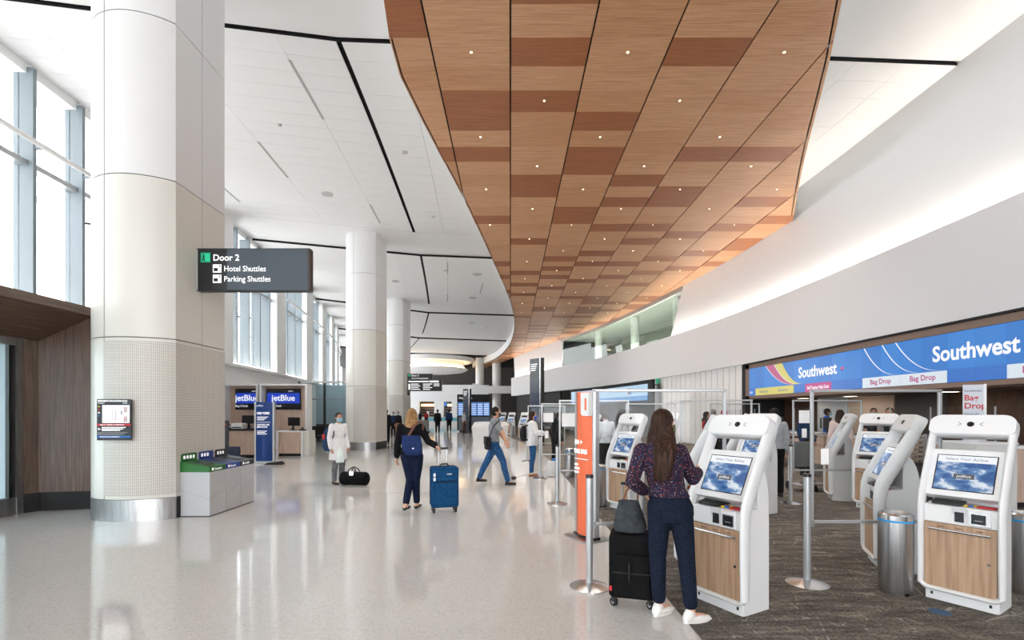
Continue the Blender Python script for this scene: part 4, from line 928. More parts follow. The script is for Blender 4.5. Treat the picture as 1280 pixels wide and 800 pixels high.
# blue help desk pylon
t = thing('help_pylon','blue help desk pylon sign standing on the floor','sign',(-7.87,15.5,0),.05)
pb = mat('pylon_blue',(20,64,136),.35)
MB().prism([(x,y-.05) for x,y in lens(.26,.05)]+[(.26,.03),(-.26,.03)],.08,1.97).build('blue_panel',pb,t,smooth=40); MB().box(.26,.31,-.06,.05,.0,1.98).build('edge','alu',t); MB().box(-.31,-.26,-.06,.05,0,1.98).build('edge','alu',t); MB().box(-.26,.26,-.05,.03,0,.08).build('foot','alu',t)
text('lettering','jetBlue',.075,LT,t,(-.22,-.104,1.83)); text('lettering','HELP DESK',.095,LT,t,(-.21,-.105,1.58),off=.004,sx=.86); 
for i in range(3): MB().box(-.2,.14-.06*i,-.105,-.09,1.48-i*.045,1.5-i*.045).build('print_line','lighttext',t)
MB().box(-.21,.21,-.106,-.09,1.32,1.33).build('rule','lighttext',t)
text('lettering','CENTRO DE\nSERVICIOS',.07,LT,t,(-.21,-.105,1.22),off=.002)
for i in range(3): MB().box(-.2,.1-.05*(i%2),-.105,-.09,1.03-i*.045,1.05-i*.045).build('print_line','lighttext',t)
tag(MB().hexa([(-.28,-.12,0),(.28,-.12,0),(.28,.12,0),(-.28,.12,0),(-.2,-.08,.06),(.22,-.08,.1),(.22,.08,.1),(-.2,.08,.06)]).build('floor_wedge','blackmat',loc=(-7.42,15.2,0)),'black wedge on the floor beside the blue pylon','wedge')
# glass vestibule behind
t = thing('glass_vestibule','glazed vestibule with walnut posts behind the help desks','vestibule',(-9.2,24.2,0))
MB().box(-.12,.0,-.06,.06,0,3.2).build('post','woodwall',t,loc=(-1.3,0,0)); MB().box(0,.14,-.06,.06,0,3.2).build('post','woodwall',t,loc=(1.1,0,0)); MB().box(-1.3,1.1,-.05,.05,3.1,3.2).build('head','alu',t); MB().box(-.05,.05,-.05,.05,0,3.1).build('mullion','black',t,loc=(-.1,0,0))
MB().box(-1.3,-.15,-.01,.01,.05,3.1).build('pane','doorglass',t); MB().box(-.05,1.1,-.01,.01,.05,3.1).build('pane','doorglass',t); MB().box(-1.3,1.1,-.03,.03,2.25,2.33).build('transom','mullion',t)
MB().box(-1.3,1.2,1.9,2.0,0,1.0).build('rear_dado',mat('dado',(70,62,58),.6),t); MB().box(-1.3,1.2,1.9,2.0,1.0,3.1).build('rear_glass',mat('rear_pale',(180,198,206),.4),t)
t = thing('vestibule_bench','black bench seen behind the vestibule glass','bench',(-9.1,23.6,0)); MB().box(-.7,.3,-.25,.25,.4,.5).build('seat','black',t); MB().box(-.7,.3,.2,.25,.5,.95).build('backrest','black',t)
for x in (-.6,.2): MB().box(x-.02,x+.02,-.2,.2,0,.4).build('leg','chrome',t)

# ---- tall totem sign, flight boards, far podium
def totem(label,x,y,h,w_,rot,kind):
    t = thing('totem_sign',label,'sign',(x,y,0),rot)
    MB().box(-w_,w_,-.08,.08,0,h).build('panel',mat('totem_grey',(74,78,82),.35),t); MB().box(w_,w_+.06,-.1,.1,0,h+.02).build('bright_edge','chrome',t); MB().box(w_+.06,w_+.14,-.09,.09,0,h).build('dark_edge','black',t)
    for k_ in range(3): MB().box(-w_+.06,w_-.06,-.09,-.08,h*.32+k_*h*.15,h*.32+(k_+1)*h*.15-.04).build('screen',emit_mat('totem_led',(56,68,92),.45),t)
    for k_ in range(4): MB().box(-w_+.08,w_*.5-k_*.04,-.085,-.08,h*.93-k_*.1,h*.93-k_*.1+.04).build('text_line','lighttext',t)
    return t
totem('tall grey totem with screens beside the white bulkhead',1.28,24.2,4.32,.38,math.radians(-52),0)
totem('far dark totem standing before the flight boards',-3.5,38.5,3.5,.28,math.radians(-30),0)
t = thing('flight_board','far wide flight information board with blue screens','display',(-3.05,40.5,0))
MB().box(-1.4,1.35,-.1,.1,.1,3.12).build('surround','blackmat',t); MB().box(-1.3,1.25,-.12,-.1,.12,1.25).build('poster_field',mat('poster',(110,118,132),.5),t); MB().box(-1.2,1.2,-.3,.3,0,.1).build('foot','black',t)
for i in range(5): MB().box(-1.33+i*.535,-1.33+i*.535+.49,-.12,-.1,1.35,2.45).build('screen',emit_mat('fids_blue',(86,140,214),.65),t)
for i in range(5):
    for j in range(6): MB().box(-1.28+i*.535,-1.28+i*.535+.36,-.123,-.12,1.45+j*.16,1.49+j*.16).build('text_line',emit_mat('fids_text',(226,236,248),.9),t)
text('lettering','Departures',.24,LT,t,(-1.25,-.11,2.75))
t = thing('white_podium','far white faceted podium beside the flight board','podium',(-1.15,28.4,0))
vs_ = [(-1.0,-.4,0),(.55,-.4,0),(.95,.25,0),(-.75,.5,0),(-1.1,-.45,.75),(.45,-.45,.75),(1.05,.3,.9),(-.8,.5,.9),(-.95,-.3,1.05),(.35,-.35,1.05),(.85,.3,1.08),(-.7,.5,1.08)]
MB().add(vs_,[(3,2,1,0),(0,1,5,4),(1,2,6,5),(2,3,7,6),(3,0,4,7),(4,5,9,8),(5,6,10,9),(6,7,11,10),(7,4,8,11),(8,9,10,11)]).build('body','kwhite',t)
MB().box(-.1,.35,-.02,.02,1.12,1.4).build('monitor','black',t); MB().box(.1,.14,.0,.04,1.06,1.2).build('monitor_stand','black',t)
# far shop front under the balcony
tag(MB().box(-26,-3.4,73,86,-.02,.0).build('floor_far','terrazzo'),None,None,None,'structure')
for i,(x,w_) in enumerate(((-14.4,.9),(-10.6,.7),(-7.8,.9))): tag(MB().box(x-w_,x+w_,71.6,72.2,0,3.2).build('shop_pier','colwhite'),('left','middle','right')[i]+' pale pier under the far balcony','pier')
wl_ = emit_mat('shop_warm',(255,206,140),3)
for i,x in enumerate((-12.4,-9.2,-16.3)):
    t = thing('shop_display','warm lit shelf bay under the far balcony, '+('middle one','right one','left one')[i],'shop display',(x,72.3,0)); MB().box(-1.1,1.1,0,.4,0,.9).build('base','shop' if 'shop' in M else 'brown',t); MB().box(-1.0,1.0,.3,.38,2.5,2.85).build('light_strip',wl_,t)
    for k_ in range(4): MB().box(-1.05,1.05,.05,.4,.9+k_*.4,.95+k_*.4).build('shelf','deskwood',t)
for i,(x,z) in enumerate(((-15.6,2.45),(-9.9,2.5))):
    t = thing('hanging_screen','small blue hanging screen under the far balcony, '+('left one','right one')[i],'display',(x,72.5,z)); MB().box(-.45,.45,-.05,.05,0,.65).build('case','black',t); MB().box(-.4,.4,-.06,-.05,.05,.6).build('screen',emit_mat('hang_blue',(60,120,190),.9),t); MB().box(-.02,.02,-.02,.02,.65,3.2-z).build('drop_rod','black',t)
for i in range(6):
    x = -14.6+i*1.45; t = thing('far_counter','white far counter with cyan panel under the balcony','counter',(x,62,0),0,'far counters under the balcony')
    MB().box(-.6,.6,-.3,.3,0,1.0).build('body','kwhite',t); MB().box(-.25,.55,-.31,-.3,.5,.95).build('panel',mat('cyan_panel',(120,190,206),.5),t); MB().box(-.55,-.2,-.1,.1,1.0,1.75).build('screen_back','kwhite',t)
# ================================================================ PEOPLE AND LUGGAGE
def remesh(mb, name, voxel, smooth_it=3):
    me = mb.mesh('tmp'); o = bpy.data.objects.new('tmp', me)
    r = o.modifiers.new('r','REMESH'); r.mode = 'VOXEL'; r.voxel_size = voxel
    s = o.modifiers.new('s','SMOOTH'); s.iterations = smooth_it; s.factor = .5
    out = bake(o); out.name = name
    bpy.data.objects.remove(o, do_unlink=True); bpy.data.meshes.remove(me)
    for p in out.polygons: p.use_smooth = True
    return out
def cap(mb, p, q, r1, r2, n=12):      # tapered capsule
    p, q = Vector(p), Vector(q); d = q-p; L = d.length
    if L < 1e-5: return mb.ell(p, r1, r1, r1, n, 8)
    z = d/L; u = z.orthogonal().normalized(); w_ = z.cross(u); rings = []
    for i in range(5): a = -PI/2+PI/2*i/4*.999+.001; rings.append((p+z*(r1*math.sin(a)), max(r1*math.cos(a),1e-4)))
    for i in range(1,4): rings.append((p+d*(i/4), r1+(r2-r1)*i/4))
    for i in range(5): a = PI/2*i/4*.999; rings.append((q+z*(r2*math.sin(a)), max(r2*math.cos(a),1e-4)))
    vs_ = []; fs = []
    for c, r in rings:
        for j in range(n): a = 2*PI*j/n; vs_.append(c+u*(r*math.cos(a))+w_*(r*math.sin(a)))
    for i in range(len(rings)-1):
        for j in range(n): fs.append((i*n+j,i*n+(j+1)%n,(i+1)*n+(j+1)%n,(i+1)*n+j))
    fs += [tuple(range(n-1,-1,-1)),tuple((len(rings)-1)*n+j for j in range(n))]
    return mb.add(vs_, fs)
def chain(mb, pts, rs):
    for i in range(len(pts)-1): cap(mb, pts[i], pts[i+1], rs[i], rs[i+1])
def loftz(mb, rings, n=20):           # rings: (center, rx, ry, yaw)
    vs_ = []; fs = []
    for c, rx, ry, yw in rings:
        for j in range(n):
            a = 2*PI*j/n; x, y = rx*math.cos(a), ry*math.sin(a)
            vs_.append((c[0]+x*math.cos(yw)-y*math.sin(yw), c[1]+x*math.sin(yw)+y*math.cos(yw), c[2]))
    for i in range(len(rings)-1):
        for j in range(n): fs.append((i*n+j,i*n+(j+1)%n,(i+1)*n+(j+1)%n,(i+1)*n+j))
    fs += [tuple(range(n-1,-1,-1)),tuple((len(rings)-1)*n+j for j in range(n))]
    return mb.add(vs_, fs)
def cloth(name, rgb, rough=.85, var=.12, sc=14, spots=None):
    if name in MATS: return MATS[name]
    c2 = tuple(max(0,int(c*(1-var))) for c in rgb); c3 = tuple(min(255,int(c*(1+var))) for c in rgb)
    m_ = noise_mat(name, [(.3,c2),(.5,rgb),(.72,c3)], (1,1,1), sc, 4, rough, bump=.35); nodes(m_)[2].inputs['Specular IOR Level'].default_value = .12
    return m_
skin_m = mat('skin', (222,172,146), .5); skin_d = mat('skin_dark', (120,80,60), .5); skin_t = mat('skin_tan', (196,146,118), .5)
# speckled blouse
m = mat('speckled_blouse', (40,36,52), .8, spec=.12); n, l, b = nodes(m)
tc = n.new('ShaderNodeTexCoord'); v = n.new('ShaderNodeTexVoronoi'); v.inputs['Scale'].default_value = 105; v.inputs['Randomness'].default_value = .9
l.new(tc.outputs['Object'], v.inputs['Vector']); sp = n.new('ShaderNodeSeparateColor'); l.new(v.outputs['Color'], sp.inputs[0])
r = ramp(n, [(.0,(40,36,54)),(.42,(62,52,72)),(.55,(124,50,54)),(.7,(164,84,62)),(.8,(72,88,128)),(.92,(168,150,150))]); r.color_ramp.interpolation = 'CONSTANT'
l.new(sp.outputs[0], r.inputs[0])
d_ = n.new('ShaderNodeMath'); d_.operation = 'LESS_THAN'; d_.inputs[1].default_value = .42; l.new(v.outputs['Distance'], d_.inputs[0])
mx = n.new('ShaderNodeMix'); mx.data_type = 'RGBA'; mx.inputs[6].default_value = srgb(40,36,54); l.new(d_.outputs[0], mx.inputs[0]); l.new(r.outputs[0], mx.inputs[7]); l.new(mx.outputs[2], b.inputs['Base Color'])
def hair_mat(name, a, b_, c): return MATS.get(name) or noise_mat(name, [(.3,a),(.5,b_),(.72,c)], (26,26,1.6), 3, 4, .6, bump=.6)
denim = cloth('denim_dark', (25,32,47), .9, .35, 90); denim2 = cloth('denim_blue', (46,84,128), .9, .25, 30)

def hand(mb, wr, d, nrm, size=1.0, curl=.35, thumb=1):
    d = Vector(d).normalized(); nrm = Vector(nrm); nrm = (nrm-d*nrm.dot(d)).normalized(); s = d.cross(nrm)*thumb
    P = lambda a,b_,c: Vector(wr)+(d*a+s*b_+nrm*c)*size
    for k in (-.024,-.008,.008,.024): cap(mb, P(.01,k*.7,0), P(.078,k,0), .0135*size, .0115*size, 8)
    for k,(off,L) in enumerate(((-.027,.06),(-.009,.072),(.009,.076),(.027,.07))):
        p0 = P(.08,off,0); ang = curl
        for seg in range(3):
            q = p0+(d*math.cos(ang)+nrm*math.sin(ang))*(L*size*(.42,.33,.25)[seg]); cap(mb,p0,q,(.0095,.0088,.008)[seg]*size,(.0088,.008,.007)[seg]*size,8); p0 = q; ang += curl*1.4
    a = P(.022,.026,.004); b_ = P(.05,.052,.016); c_ = P(.08,.062,.026); cap(mb,a,b_,.0125*size,.0105*size,8); cap(mb,b_,c_,.0105*size,.008*size,8)

def figure(label, x, y, yaw, H=1.7, skin=skin_m, top=None, bottom=None, shoe=None, hair=None, J=None, build=1.0, female=True, voxel=.0085,
           topz=.93, sleeves=True, coat=None, hairfn=None, mask=None, headyaw=0, headtilt=0, cuff=None, legr=1.0, group=None, bare=False, toes=None, hands=None, seatw=1.0, topbulk=1.0):
    k = H/1.7; t = thing('person', label, 'person', (x,y,0), 0, group)
    cs, sn = math.cos(yaw), math.sin(yaw)
    R = lambda v: Vector((v[0]*cs-v[1]*sn, v[0]*sn+v[1]*cs, v[2]))*k
    j = {n_: R(v) for n_,v in dict(pelvis=(0,0,.93), waist=(0,0,1.06), chest=(0,-.005,1.27), neck=(0,.015,1.43), head=(0,-.012,1.585),
        hipL=(.085,0,.9), kneeL=(.095,-.015,.49), ankL=(.10,.025,.085), hipR=(-.085,0,.9), kneeR=(-.095,-.015,.49), ankR=(-.10,.025,.085),
        shL=(.165,.012,1.385), elL=(.215,.03,1.11), wrL=(.23,-.05,.87), shR=(-.165,.012,1.385), elR=(-.215,.03,1.11), wrR=(-.23,-.05,.87)).items()}
    for n_,v in (J or {}).items(): j[n_] = Vector(v)          # overrides: world-aligned offsets from the feet, in metres
    F = R((0,-1,0)).normalized(); S = R((1,0,0)).normalized()
    hy = yaw+headyaw; HF = Vector((math.sin(hy),-math.cos(hy),0)); HS = Vector((math.cos(hy),math.sin(hy),0))
    sw = (.95 if female else 1.08)*build; hw = (1.05 if female else .98)*build*seatw
    def torso(mb, e, z_lo, z_hi=1.46):
        pr = [(.80,.13*hw,.10),(.86,.158*hw,.112),(.93,.168*hw,.12),(1.0,.15*hw,.108),(1.07,.128*build,.094),(1.15,.134*build,.1),(1.24,.15*sw,.112),(1.31,.163*sw,.11),(1.37,.165*sw,.092),(1.41,.13*sw,.075),(1.44,.075,.062),(1.47,.058,.056)]
        rs = []
        for z,rx,ry in pr:
            if z < z_lo-1e-6 or z > z_hi: continue
            zz = z*k
            if zz <= j['waist'].z: c = j['pelvis'].lerp(j['waist'], max(-.6,(zz-j['pelvis'].z)/(j['waist'].z-j['pelvis'].z)))
            elif zz <= j['chest'].z: c = j['waist'].lerp(j['chest'], (zz-j['waist'].z)/(j['chest'].z-j['waist'].z))
            else: c = j['chest'].lerp(j['neck'], (zz-j['chest'].z)/(j['neck'].z-j['chest'].z))
            rs.append(((c.x,c.y,zz), (rx+e)*k, (ry*build+e)*k, yaw))
        loftz(mb, rs)
    def leg(mb, s, e, to=1.0, foot=False):
        a, b_, c = j['hip'+s], j['knee'+s], j['ank'+s]
        mid = a.lerp(b_,.5)+F*.012; cal = b_.lerp(c,.35)-F*.018
        pts = [a,mid,b_,cal,c]; rs = [(r_*build*legr+e)*k for r_ in (.088,.078,.056,.053,.036)]
        chain(mb, pts, rs)
    def arm(mb, s, e, upto='wr'):
        a, b_, c = j['sh'+s], j['el'+s], j['wr'+s]
        pts = [a, a.lerp(b_,.5), b_, b_.lerp(c,.4), c]; rs = [(r_*(build if female else build*1.1)+e)*k for r_ in (.05,.043,.037,.036,.025)]
        if upto == 'el': pts, rs = pts[:3], rs[:3]
        chain(mb, pts, rs)
    # ---- body, one continuous surface
    mb = MB(); torso(mb, 0, .80)
    for s in 'LR': leg(mb, s, 0); arm(mb, s, 0)
    hd = j['head']; cap(mb, j['neck']-Vector((0,0,.03*k)), hd-Vector((0,0,.04*k)), .052*k, .05*k)
    rot = Matrix.Rotation(hy,3,'Z')
    mb.ell(hd+Vector((0,0,.02*k))-HF*-.0-HF*.008*-1*0, .076*k, .094*k, .098*k, 18, 12, rot)
    mb.ell(hd+HF*.028*k-Vector((0,0,.045*k)), .056*k, .062*k, .066*k, 14, 10, rot)
    cap(mb, hd+HF*.088*k+Vector((0,0,.012*k)), hd+HF*.104*k-Vector((0,0,.022*k)), .008*k, .013*k, 8)
    cap(mb, hd+HF*.084*k-Vector((0,0,.056*k))-HS*.018*k, hd+HF*.084*k-Vector((0,0,.056*k))+HS*.018*k, .0085*k, .0085*k, 8)
    for s in (-1,1): mb.ell(hd+HS*.077*k*s-HF*.008*k-Vector((0,0,.005*k)), .01*k, .02*k, .031*k, 10, 8, rot)
    hs = hands or {}
    for s,sg_ in (('L',1),('R',-1)):
        d = (j['wr'+s]-j['el'+s]).normalized(); cfg = hs.get(s, {}); d = Vector(cfg.get('d', d)); nr = Vector(cfg.get('n', -S*sg_*1.0))
        hand(mb, j['wr'+s], d, nr, k, cfg.get('curl',.35), cfg.get('thumb', sg_))
    fd = {}
    for s in 'LR':
        f = Vector((toes or {}).get(s, F)); f.normalize(); fd[s] = f; a = j['ank'+s]
        cap(mb, a-f*.03*k-Vector((0,0,.03*k)), a+f*.12*k-Vector((0,0,.05*k)), .036*k, .026*k)
    bo = link('body', remesh(mb,'body',voxel), skin, t)
    # eyes, brows
    for s in (-1,1):
        e = MB().ell(hd+HF*.086*k+HS*.031*k*s+Vector((0,0,.012*k)), .013*k, .007*k, .007*k, 10, 6, rot).build('eye', mat('eye_white',(236,232,226),.3), bo)
        MB().ell(hd+HF*.0915*k+HS*.031*k*s+Vector((0,0,.012*k)), .005*k, .003*k, .005*k, 8, 6, rot).build('iris', mat('iris',(44,30,24),.3), bo)
        cap(MB(), (0,0,0),(0,0,1),1,1)
        bm_ = MB(); cap(bm_, hd+HF*.088*k+HS*.016*k*s+Vector((0,0,.034*k)), hd+HF*.08*k+HS*.048*k*s+Vector((0,0,.034*k)), .004*k, .003*k, 6); bm_.build('eyebrow', hair or M['black'], bo)
    mm = MB(); cap(mm, hd+HF*.0925*k-Vector((0,0,.056*k))-HS*.018*k, hd+HF*.0925*k-Vector((0,0,.056*k))+HS*.018*k, .0045*k, .0045*k, 6); mm.build('lips', mat('lips',(186,104,96),.5), bo)
    # ---- clothes
    if bottom:
        mb = MB(); torso(mb, .011, .80, 1.04)
        for s in 'LR':
            a, b_, c = j['hip'+s], j['knee'+s], j['ank'+s]; c = c.lerp(b_, .06 if cuff is None else cuff)
            chain(mb, [a, a.lerp(b_,.45)+F*.012, b_, b_.lerp(c,.4)-F*.012, c], [(r_*build*legr+.012)*k for r_ in (.092,.082,.062,.056,.047)])
        link('trousers', remesh(mb,'trousers',voxel*1.15,4), bottom, t)
    if top:
        mb = MB(); torso(mb, .019*topbulk, topz, 1.45)
        for s in 'LR':
            if sleeves:
                a, b_, c = j['sh'+s], j['el'+s], j['wr'+s]; c = c.lerp(b_,.04)
                chain(mb, [a, a.lerp(b_,.5), b_, b_.lerp(c,.4), b_.lerp(c,.85), c], [(r_*build+.014*topbulk)*k for r_ in (.054,.046,.042,.042,.04,.027)])
            else:
                a, b_ = j['sh'+s], j['el'+s]; chain(mb, [a, a.lerp(b_,.35), a.lerp(b_,.75)], [(r_*build+.014)*k for r_ in (.056,.05,.046)])
        cap(mb, j['neck']-Vector((0,0,.03)), j['neck']+Vector((0,0,.012)), .064*k, .062*k)
        link('shirt', remesh(mb,'shirt',voxel*1.15,4), top, t)
    if coat:   # open flared coat from shoulders to coat['z']
        mb = MB(); e = coat.get('e',.035); torso(mb, e, 1.0, 1.45); zl = coat['z']
        c0 = j['pelvis']; rs = []
        for i in range(7):
            f = i/6; zz = 1.06*k+(zl-1.06*k)*f; c = j['waist'].lerp(j['pelvis'], min(1,f*2)); rs.append(((c.x,c.y,zz),(.15+e+coat.get('fl',.06)*f)*k,(.11+e+coat.get('fl',.06)*f)*k,yaw))
        loftz(mb, rs[::-1])
        for s in 'LR':
            a, b_, c = j['sh'+s], j['el'+s], j['wr'+s]; chain(mb, [a,a.lerp(b_,.5),b_,b_.lerp(c,.5),c.lerp(b_,.05)], [(r_+e*.75)*k for r_ in (.054,.05,.046,.045,.036)])
        cap(mb, j['neck']-Vector((0,0,.05)), j['neck']+Vector((0,0,.01)), .075*k, .062*k)
        link('coat', remesh(mb,'coat',voxel*1.3,4), coat['m'], t)
    if shoe:
        for s in 'LR':
            a = j['ank'+s]; f = fd[s]; h = Vector((0,0,1)); heel = a.z-.085*k
            mb = MB(); low = not bare
            c_ = [(-.062,.034,.032,.035),(-.03,.047,.034,.04),(.03,.04,.034,.035),(.09,.032,.04,.03),(.14,.028,.041,.024),(.175,.022,.032,.018)]
            side = f.cross(h).normalized(); vs_ = []; fs = []; n_ = 14
            for (dx,hz,wx,hh) in c_:
                for q in range(n_):
                    an = 2*PI*q/n_; vs_.append(a+f*dx*k+side*(wx*k*math.cos(an))+h*(hz*k-.085*k+hh*k*math.sin(an)*1.0))
            for i in range(len(c_)-1):
                for q in range(n_): fs.append((i*n_+q,i*n_+(q+1)%n_,(i+1)*n_+(q+1)%n_,(i+1)*n_+q))
            fs += [tuple(range(n_-1,-1,-1)),tuple((len(c_)-1)*n_+q for q in range(n_))]
            mb.add(vs_,fs)
            if not bare: cap(mb, a-f*.03*k-h*.035*k, a-f*.012*k-h*.008*k, .04*k, .042*k)
            so = link('shoe', remesh(mb,'shoe',.008,3), shoe, t)
            if not bare and voxel < .012:
                sl = MB(); pl = []
                for i in range(20):
                    an = 2*PI*i/20; pl.append(a+f*((.052+.122*math.cos(an))*k)+side*(.042*k*math.sin(an)*(1 if math.cos(an) > -.2 else .9)))
                sl.add([(p.x,p.y,heel+.001) for p in pl]+[(p.x,p.y,heel+.022) for p in pl],[tuple(range(19,-1,-1)),tuple(range(20,40))]+[(i,(i+1)%20,20+(i+1)%20,20+i) for i in range(20)])
                sl.build('sole', mat('sole_white',(226,224,220),.6) if shoe.name.startswith('white') else M['blackmat'], so)
    if hair:
        mb = MB(); up = Vector((0,0,1))
        mb.ell(hd+up*.03*k-HF*.012*k, .084*k, .1*k, .098*k, 16, 10, rot)
        if hairfn: BODYF[0] = F; hairfn(mb, hd, HF, HS, up, k)
        else: mb.ell(hd+up*.0*k-HF*.03*k, .082*k, .08*k, .09*k, 14, 8, rot)
        # cut the face free: drop what lies in front of it
        cut = MB(); me_ = remesh(mb,'hair',voxel*1.1,2)
        bmx = bmesh.new(); bmx.from_mesh(me_); face = [v_ for v_ in bmx.verts if (v_.co-hd).dot(HF) > .055*k and (v_.co-hd).z < .058*k and (v_.co-hd).z > -.16*k and abs((v_.co-hd).dot(HS)) < .062*k]
        bmesh.ops.delete(bmx, geom=face, context='VERTS'); bmx.to_mesh(me_); bmx.free()
        link('hair', me_, hair, t)
    if mask:
        mb = MB(); vs_ = []; fs = []
        for i in range(6):
            z = -.01-.085*i/5
            for q in range(11):
                an = -1.15+2.3*q/10; bul = .012*math.cos(an*1.1)*math.sin(PI*min(1,(i+.7)/6)); rr_ = .078+bul
                vs_.append(hd+HF*((rr_+.022)*math.cos(an)*k*1.0)+HS*(rr_*.93*math.sin(an)*k)+Vector((0,0,z*k)))
        fs = [(i*11+q,i*11+q+1,(i+1)*11+q+1,(i+1)*11+q) for i in range(5) for q in range(10)]
        mo = MB().add(vs_,fs).build('face_mask', mask, t, smooth=60); so_ = mo.modifiers.new('s','SOLIDIFY'); so_.thickness = .004
    return t, j

BODYF = [None]
def long_hair(length, width=.085, fwd=.0, n_=26, seed=1, out=.0):
    rg = random.Random(seed)
    def fn(mb, hd, HF, HS, up, k):
        mb.ell(hd-HF*.035*k, .084*k, .075*k, .1*k, 14, 8, Matrix.Rotation(math.atan2(HF.x,-HF.y),3,'Z'))
        B = BODYF[0]
        for i in range(n_):
            a = -1.35+2.7*i/(n_-1); ca, sa = math.cos(a), math.sin(a)
            p0 = hd-HF*(.07*ca*k)+HS*(.076*sa*k)+up*(.02*k); L = length*rg.uniform(.82,1.06)*(1-.12*abs(a))
            p1 = hd-HF*((.085*ca)*k)+HS*(width*sa*k)-up*(.1*k); p2 = hd-HF*(.07*ca*k)-B*((.03*ca+.03+out)*k)+HS*((width*1.12)*sa*k+rg.uniform(-.008,.008))-up*(L*.6)
            p3 = hd-HF*(.045*ca*k)-B*((.04*ca+.05+out*1.4)*k)+HS*(width*.9*sa*k+rg.uniform(-.015,.015))-up*L
            chain(mb,[p0,p1,p2,p3],[.022*k,.022*k,.02*k,.01*k])
    return fn
def bun(mb, hd, HF, HS, up, k):
    mb.ell(hd-HF*.03*k, .082*k, .078*k, .09*k, 14, 8); mb.ell(hd-HF*.115*k-up*.02*k, .035*k, .035*k, .04*k, 10, 8)
    chain(mb,[hd-HF*.11*k-up*.03*k, hd-HF*.115*k-up*.12*k, hd-HF*.09*k-up*.2*k],[.026*k,.024*k,.01*k])
white_shoe = cloth('white_sneaker', (232,231,228), .6, .03); black_shoe = mat('black_shoe', (26,25,26), .5)
def _h(m_): nodes(m_)[2].inputs['Specular IOR Level'].default_value = .2; return m_
brown_h = hair_mat('hair_brown', (26,16,11), (46,28,19), (84,54,34)); blond_h = hair_mat('hair_blond', (92,64,40), (150,112,72), (206,170,124)); black_h = hair_mat('hair_black', (16,14,14), (30,26,25), (50,44,42))
hoodw = cloth('white_hoodie', (226,226,228), .9, .04)

for h_ in (brown_h, blond_h, black_h): _h(h_)
# ---- woman in jeans at the kiosk
yw = math.radians(160)
P1 = lambda u,z,dy=0: ((u-638)/604*(3.86+dy)-1.36, dy, z)     # offset from her standing point
J1 = dict(pelvis=P1(838,.93,.0), waist=P1(833,1.06,.0), chest=P1(827,1.27,.01), neck=P1(826,1.42,.02), head=P1(829,1.555,.06),
  hipL=P1(824,.89,.02), kneeL=P1(822,.49,.03), ankL=P1(824,.085,.06), hipR=P1(850,.89,-.02), kneeR=P1(858,.49,-.03), ankR=P1(864,.085,-.08),
  shL=P1(802,1.335,.04), elL=P1(790,1.09,.0), wrL=P1(806,.99,.16), shR=P1(849,1.335,-.01), elR=P1(866,1.11,.06), wrR=P1(872,1.14,.27))
figure('woman in speckled blouse and dark jeans touching the kiosk screen', 1.36, 3.86, yw, 1.66, skin_m, MATS['speckled_blouse'], denim, white_shoe, brown_h, J1, .94, True, .0075, .99,
  hairfn=long_hair(.45,.125,seed=4,n_=46,out=.055), mask=mat('olive_mask',(104,104,62),.8), headyaw=-.75, cuff=.16, toes=dict(L=(.75,.5,0),R=(.85,.25,0)), hands=dict(R=dict(curl=.2),L=dict(curl=.6)), topbulk=1.25, seatw=.98)
# ---- black cabin case and tote
t = thing('cabin_suitcase','black upright cabin suitcase at the left of the woman in jeans','suitcase',(1.05,4.16,0),math.radians(-16))
blk = cloth('case_black',(15,15,17),.7,.2,30)
MB().prism(rrect(-.19,.19,.08,.62,.04,4),-.12,.13,'y').build('shell',blk,t,bevel=.012)
MB().prism(rrect(-.15,.15,.1,.46,.03,4),-.15,-.12,'y').build('front_pocket',blk,t,bevel=.01); MB().prism(rrect(-.16,.16,.3,.31,.004,2),-.154,-.15,'y').build('zip','blackmat',t)
MB().tube([(-.02,-.155,.24),(-.02,-.18,.27),(-.02,-.18,.36),(-.02,-.155,.39)],.01,8).build('grab_handle','blackmat',t,smooth=True); MB().box(-.185,-.165,-.13,-.122,.14,.18).build('red_tag','red',t)
for x in (-.15,.15):
    for y in (-.09,.1):
        w_ = MB().lathe([(.0,-.016),(.033,-.016),(.038,-.006),(.038,.006),(.033,.016),(0,.016)],16).build('wheel','blackmat',t,loc=(x,y,.038)); w_.rotation_euler=(0,PI/2,.9)
        MB().box(x-.018,x+.018,y-.02,y+.02,.04,.085).build('caster_fork','black',t); MB().lathe([(0,-.017),(.016,-.017),(.016,.017),(0,.017)],12).build('hub','chrome',w_)
for x in (-.09,.09): MB().cyl((x,.09,.6),.009,.42,8).build('pull_tube','kgrey',t)
MB().tube([(-.1,.09,1.02),(.1,.09,1.02)],.014,8).build('pull_grip','black',t)
t = thing('tote_bag','dark grey tote bag standing on the black cabin suitcase','bag',(1.02,4.12,.632),math.radians(-16))
gm = cloth('tote_grey',(58,62,66),.85,.15,20); mb = MB(); loftz(mb,[((0,0,0),.13,.075,0),((0,0,.06),.14,.08,0),((-.005,0,.16),.115,.07,0),((-.01,0,.24),.09,.045,0),((-.01,0,.27),.085,.02,0)],16); link('sack',remesh(mb,'sack',.012,3),gm,t)
MB().tube([(-.06,0,.25),(-.03,.02,.34),(.03,.04,.41),(.07,.05,.43),(.06,.02,.25)],.008,8).build('strap',mat('strap_tan',(120,70,44),.6),t,smooth=True)

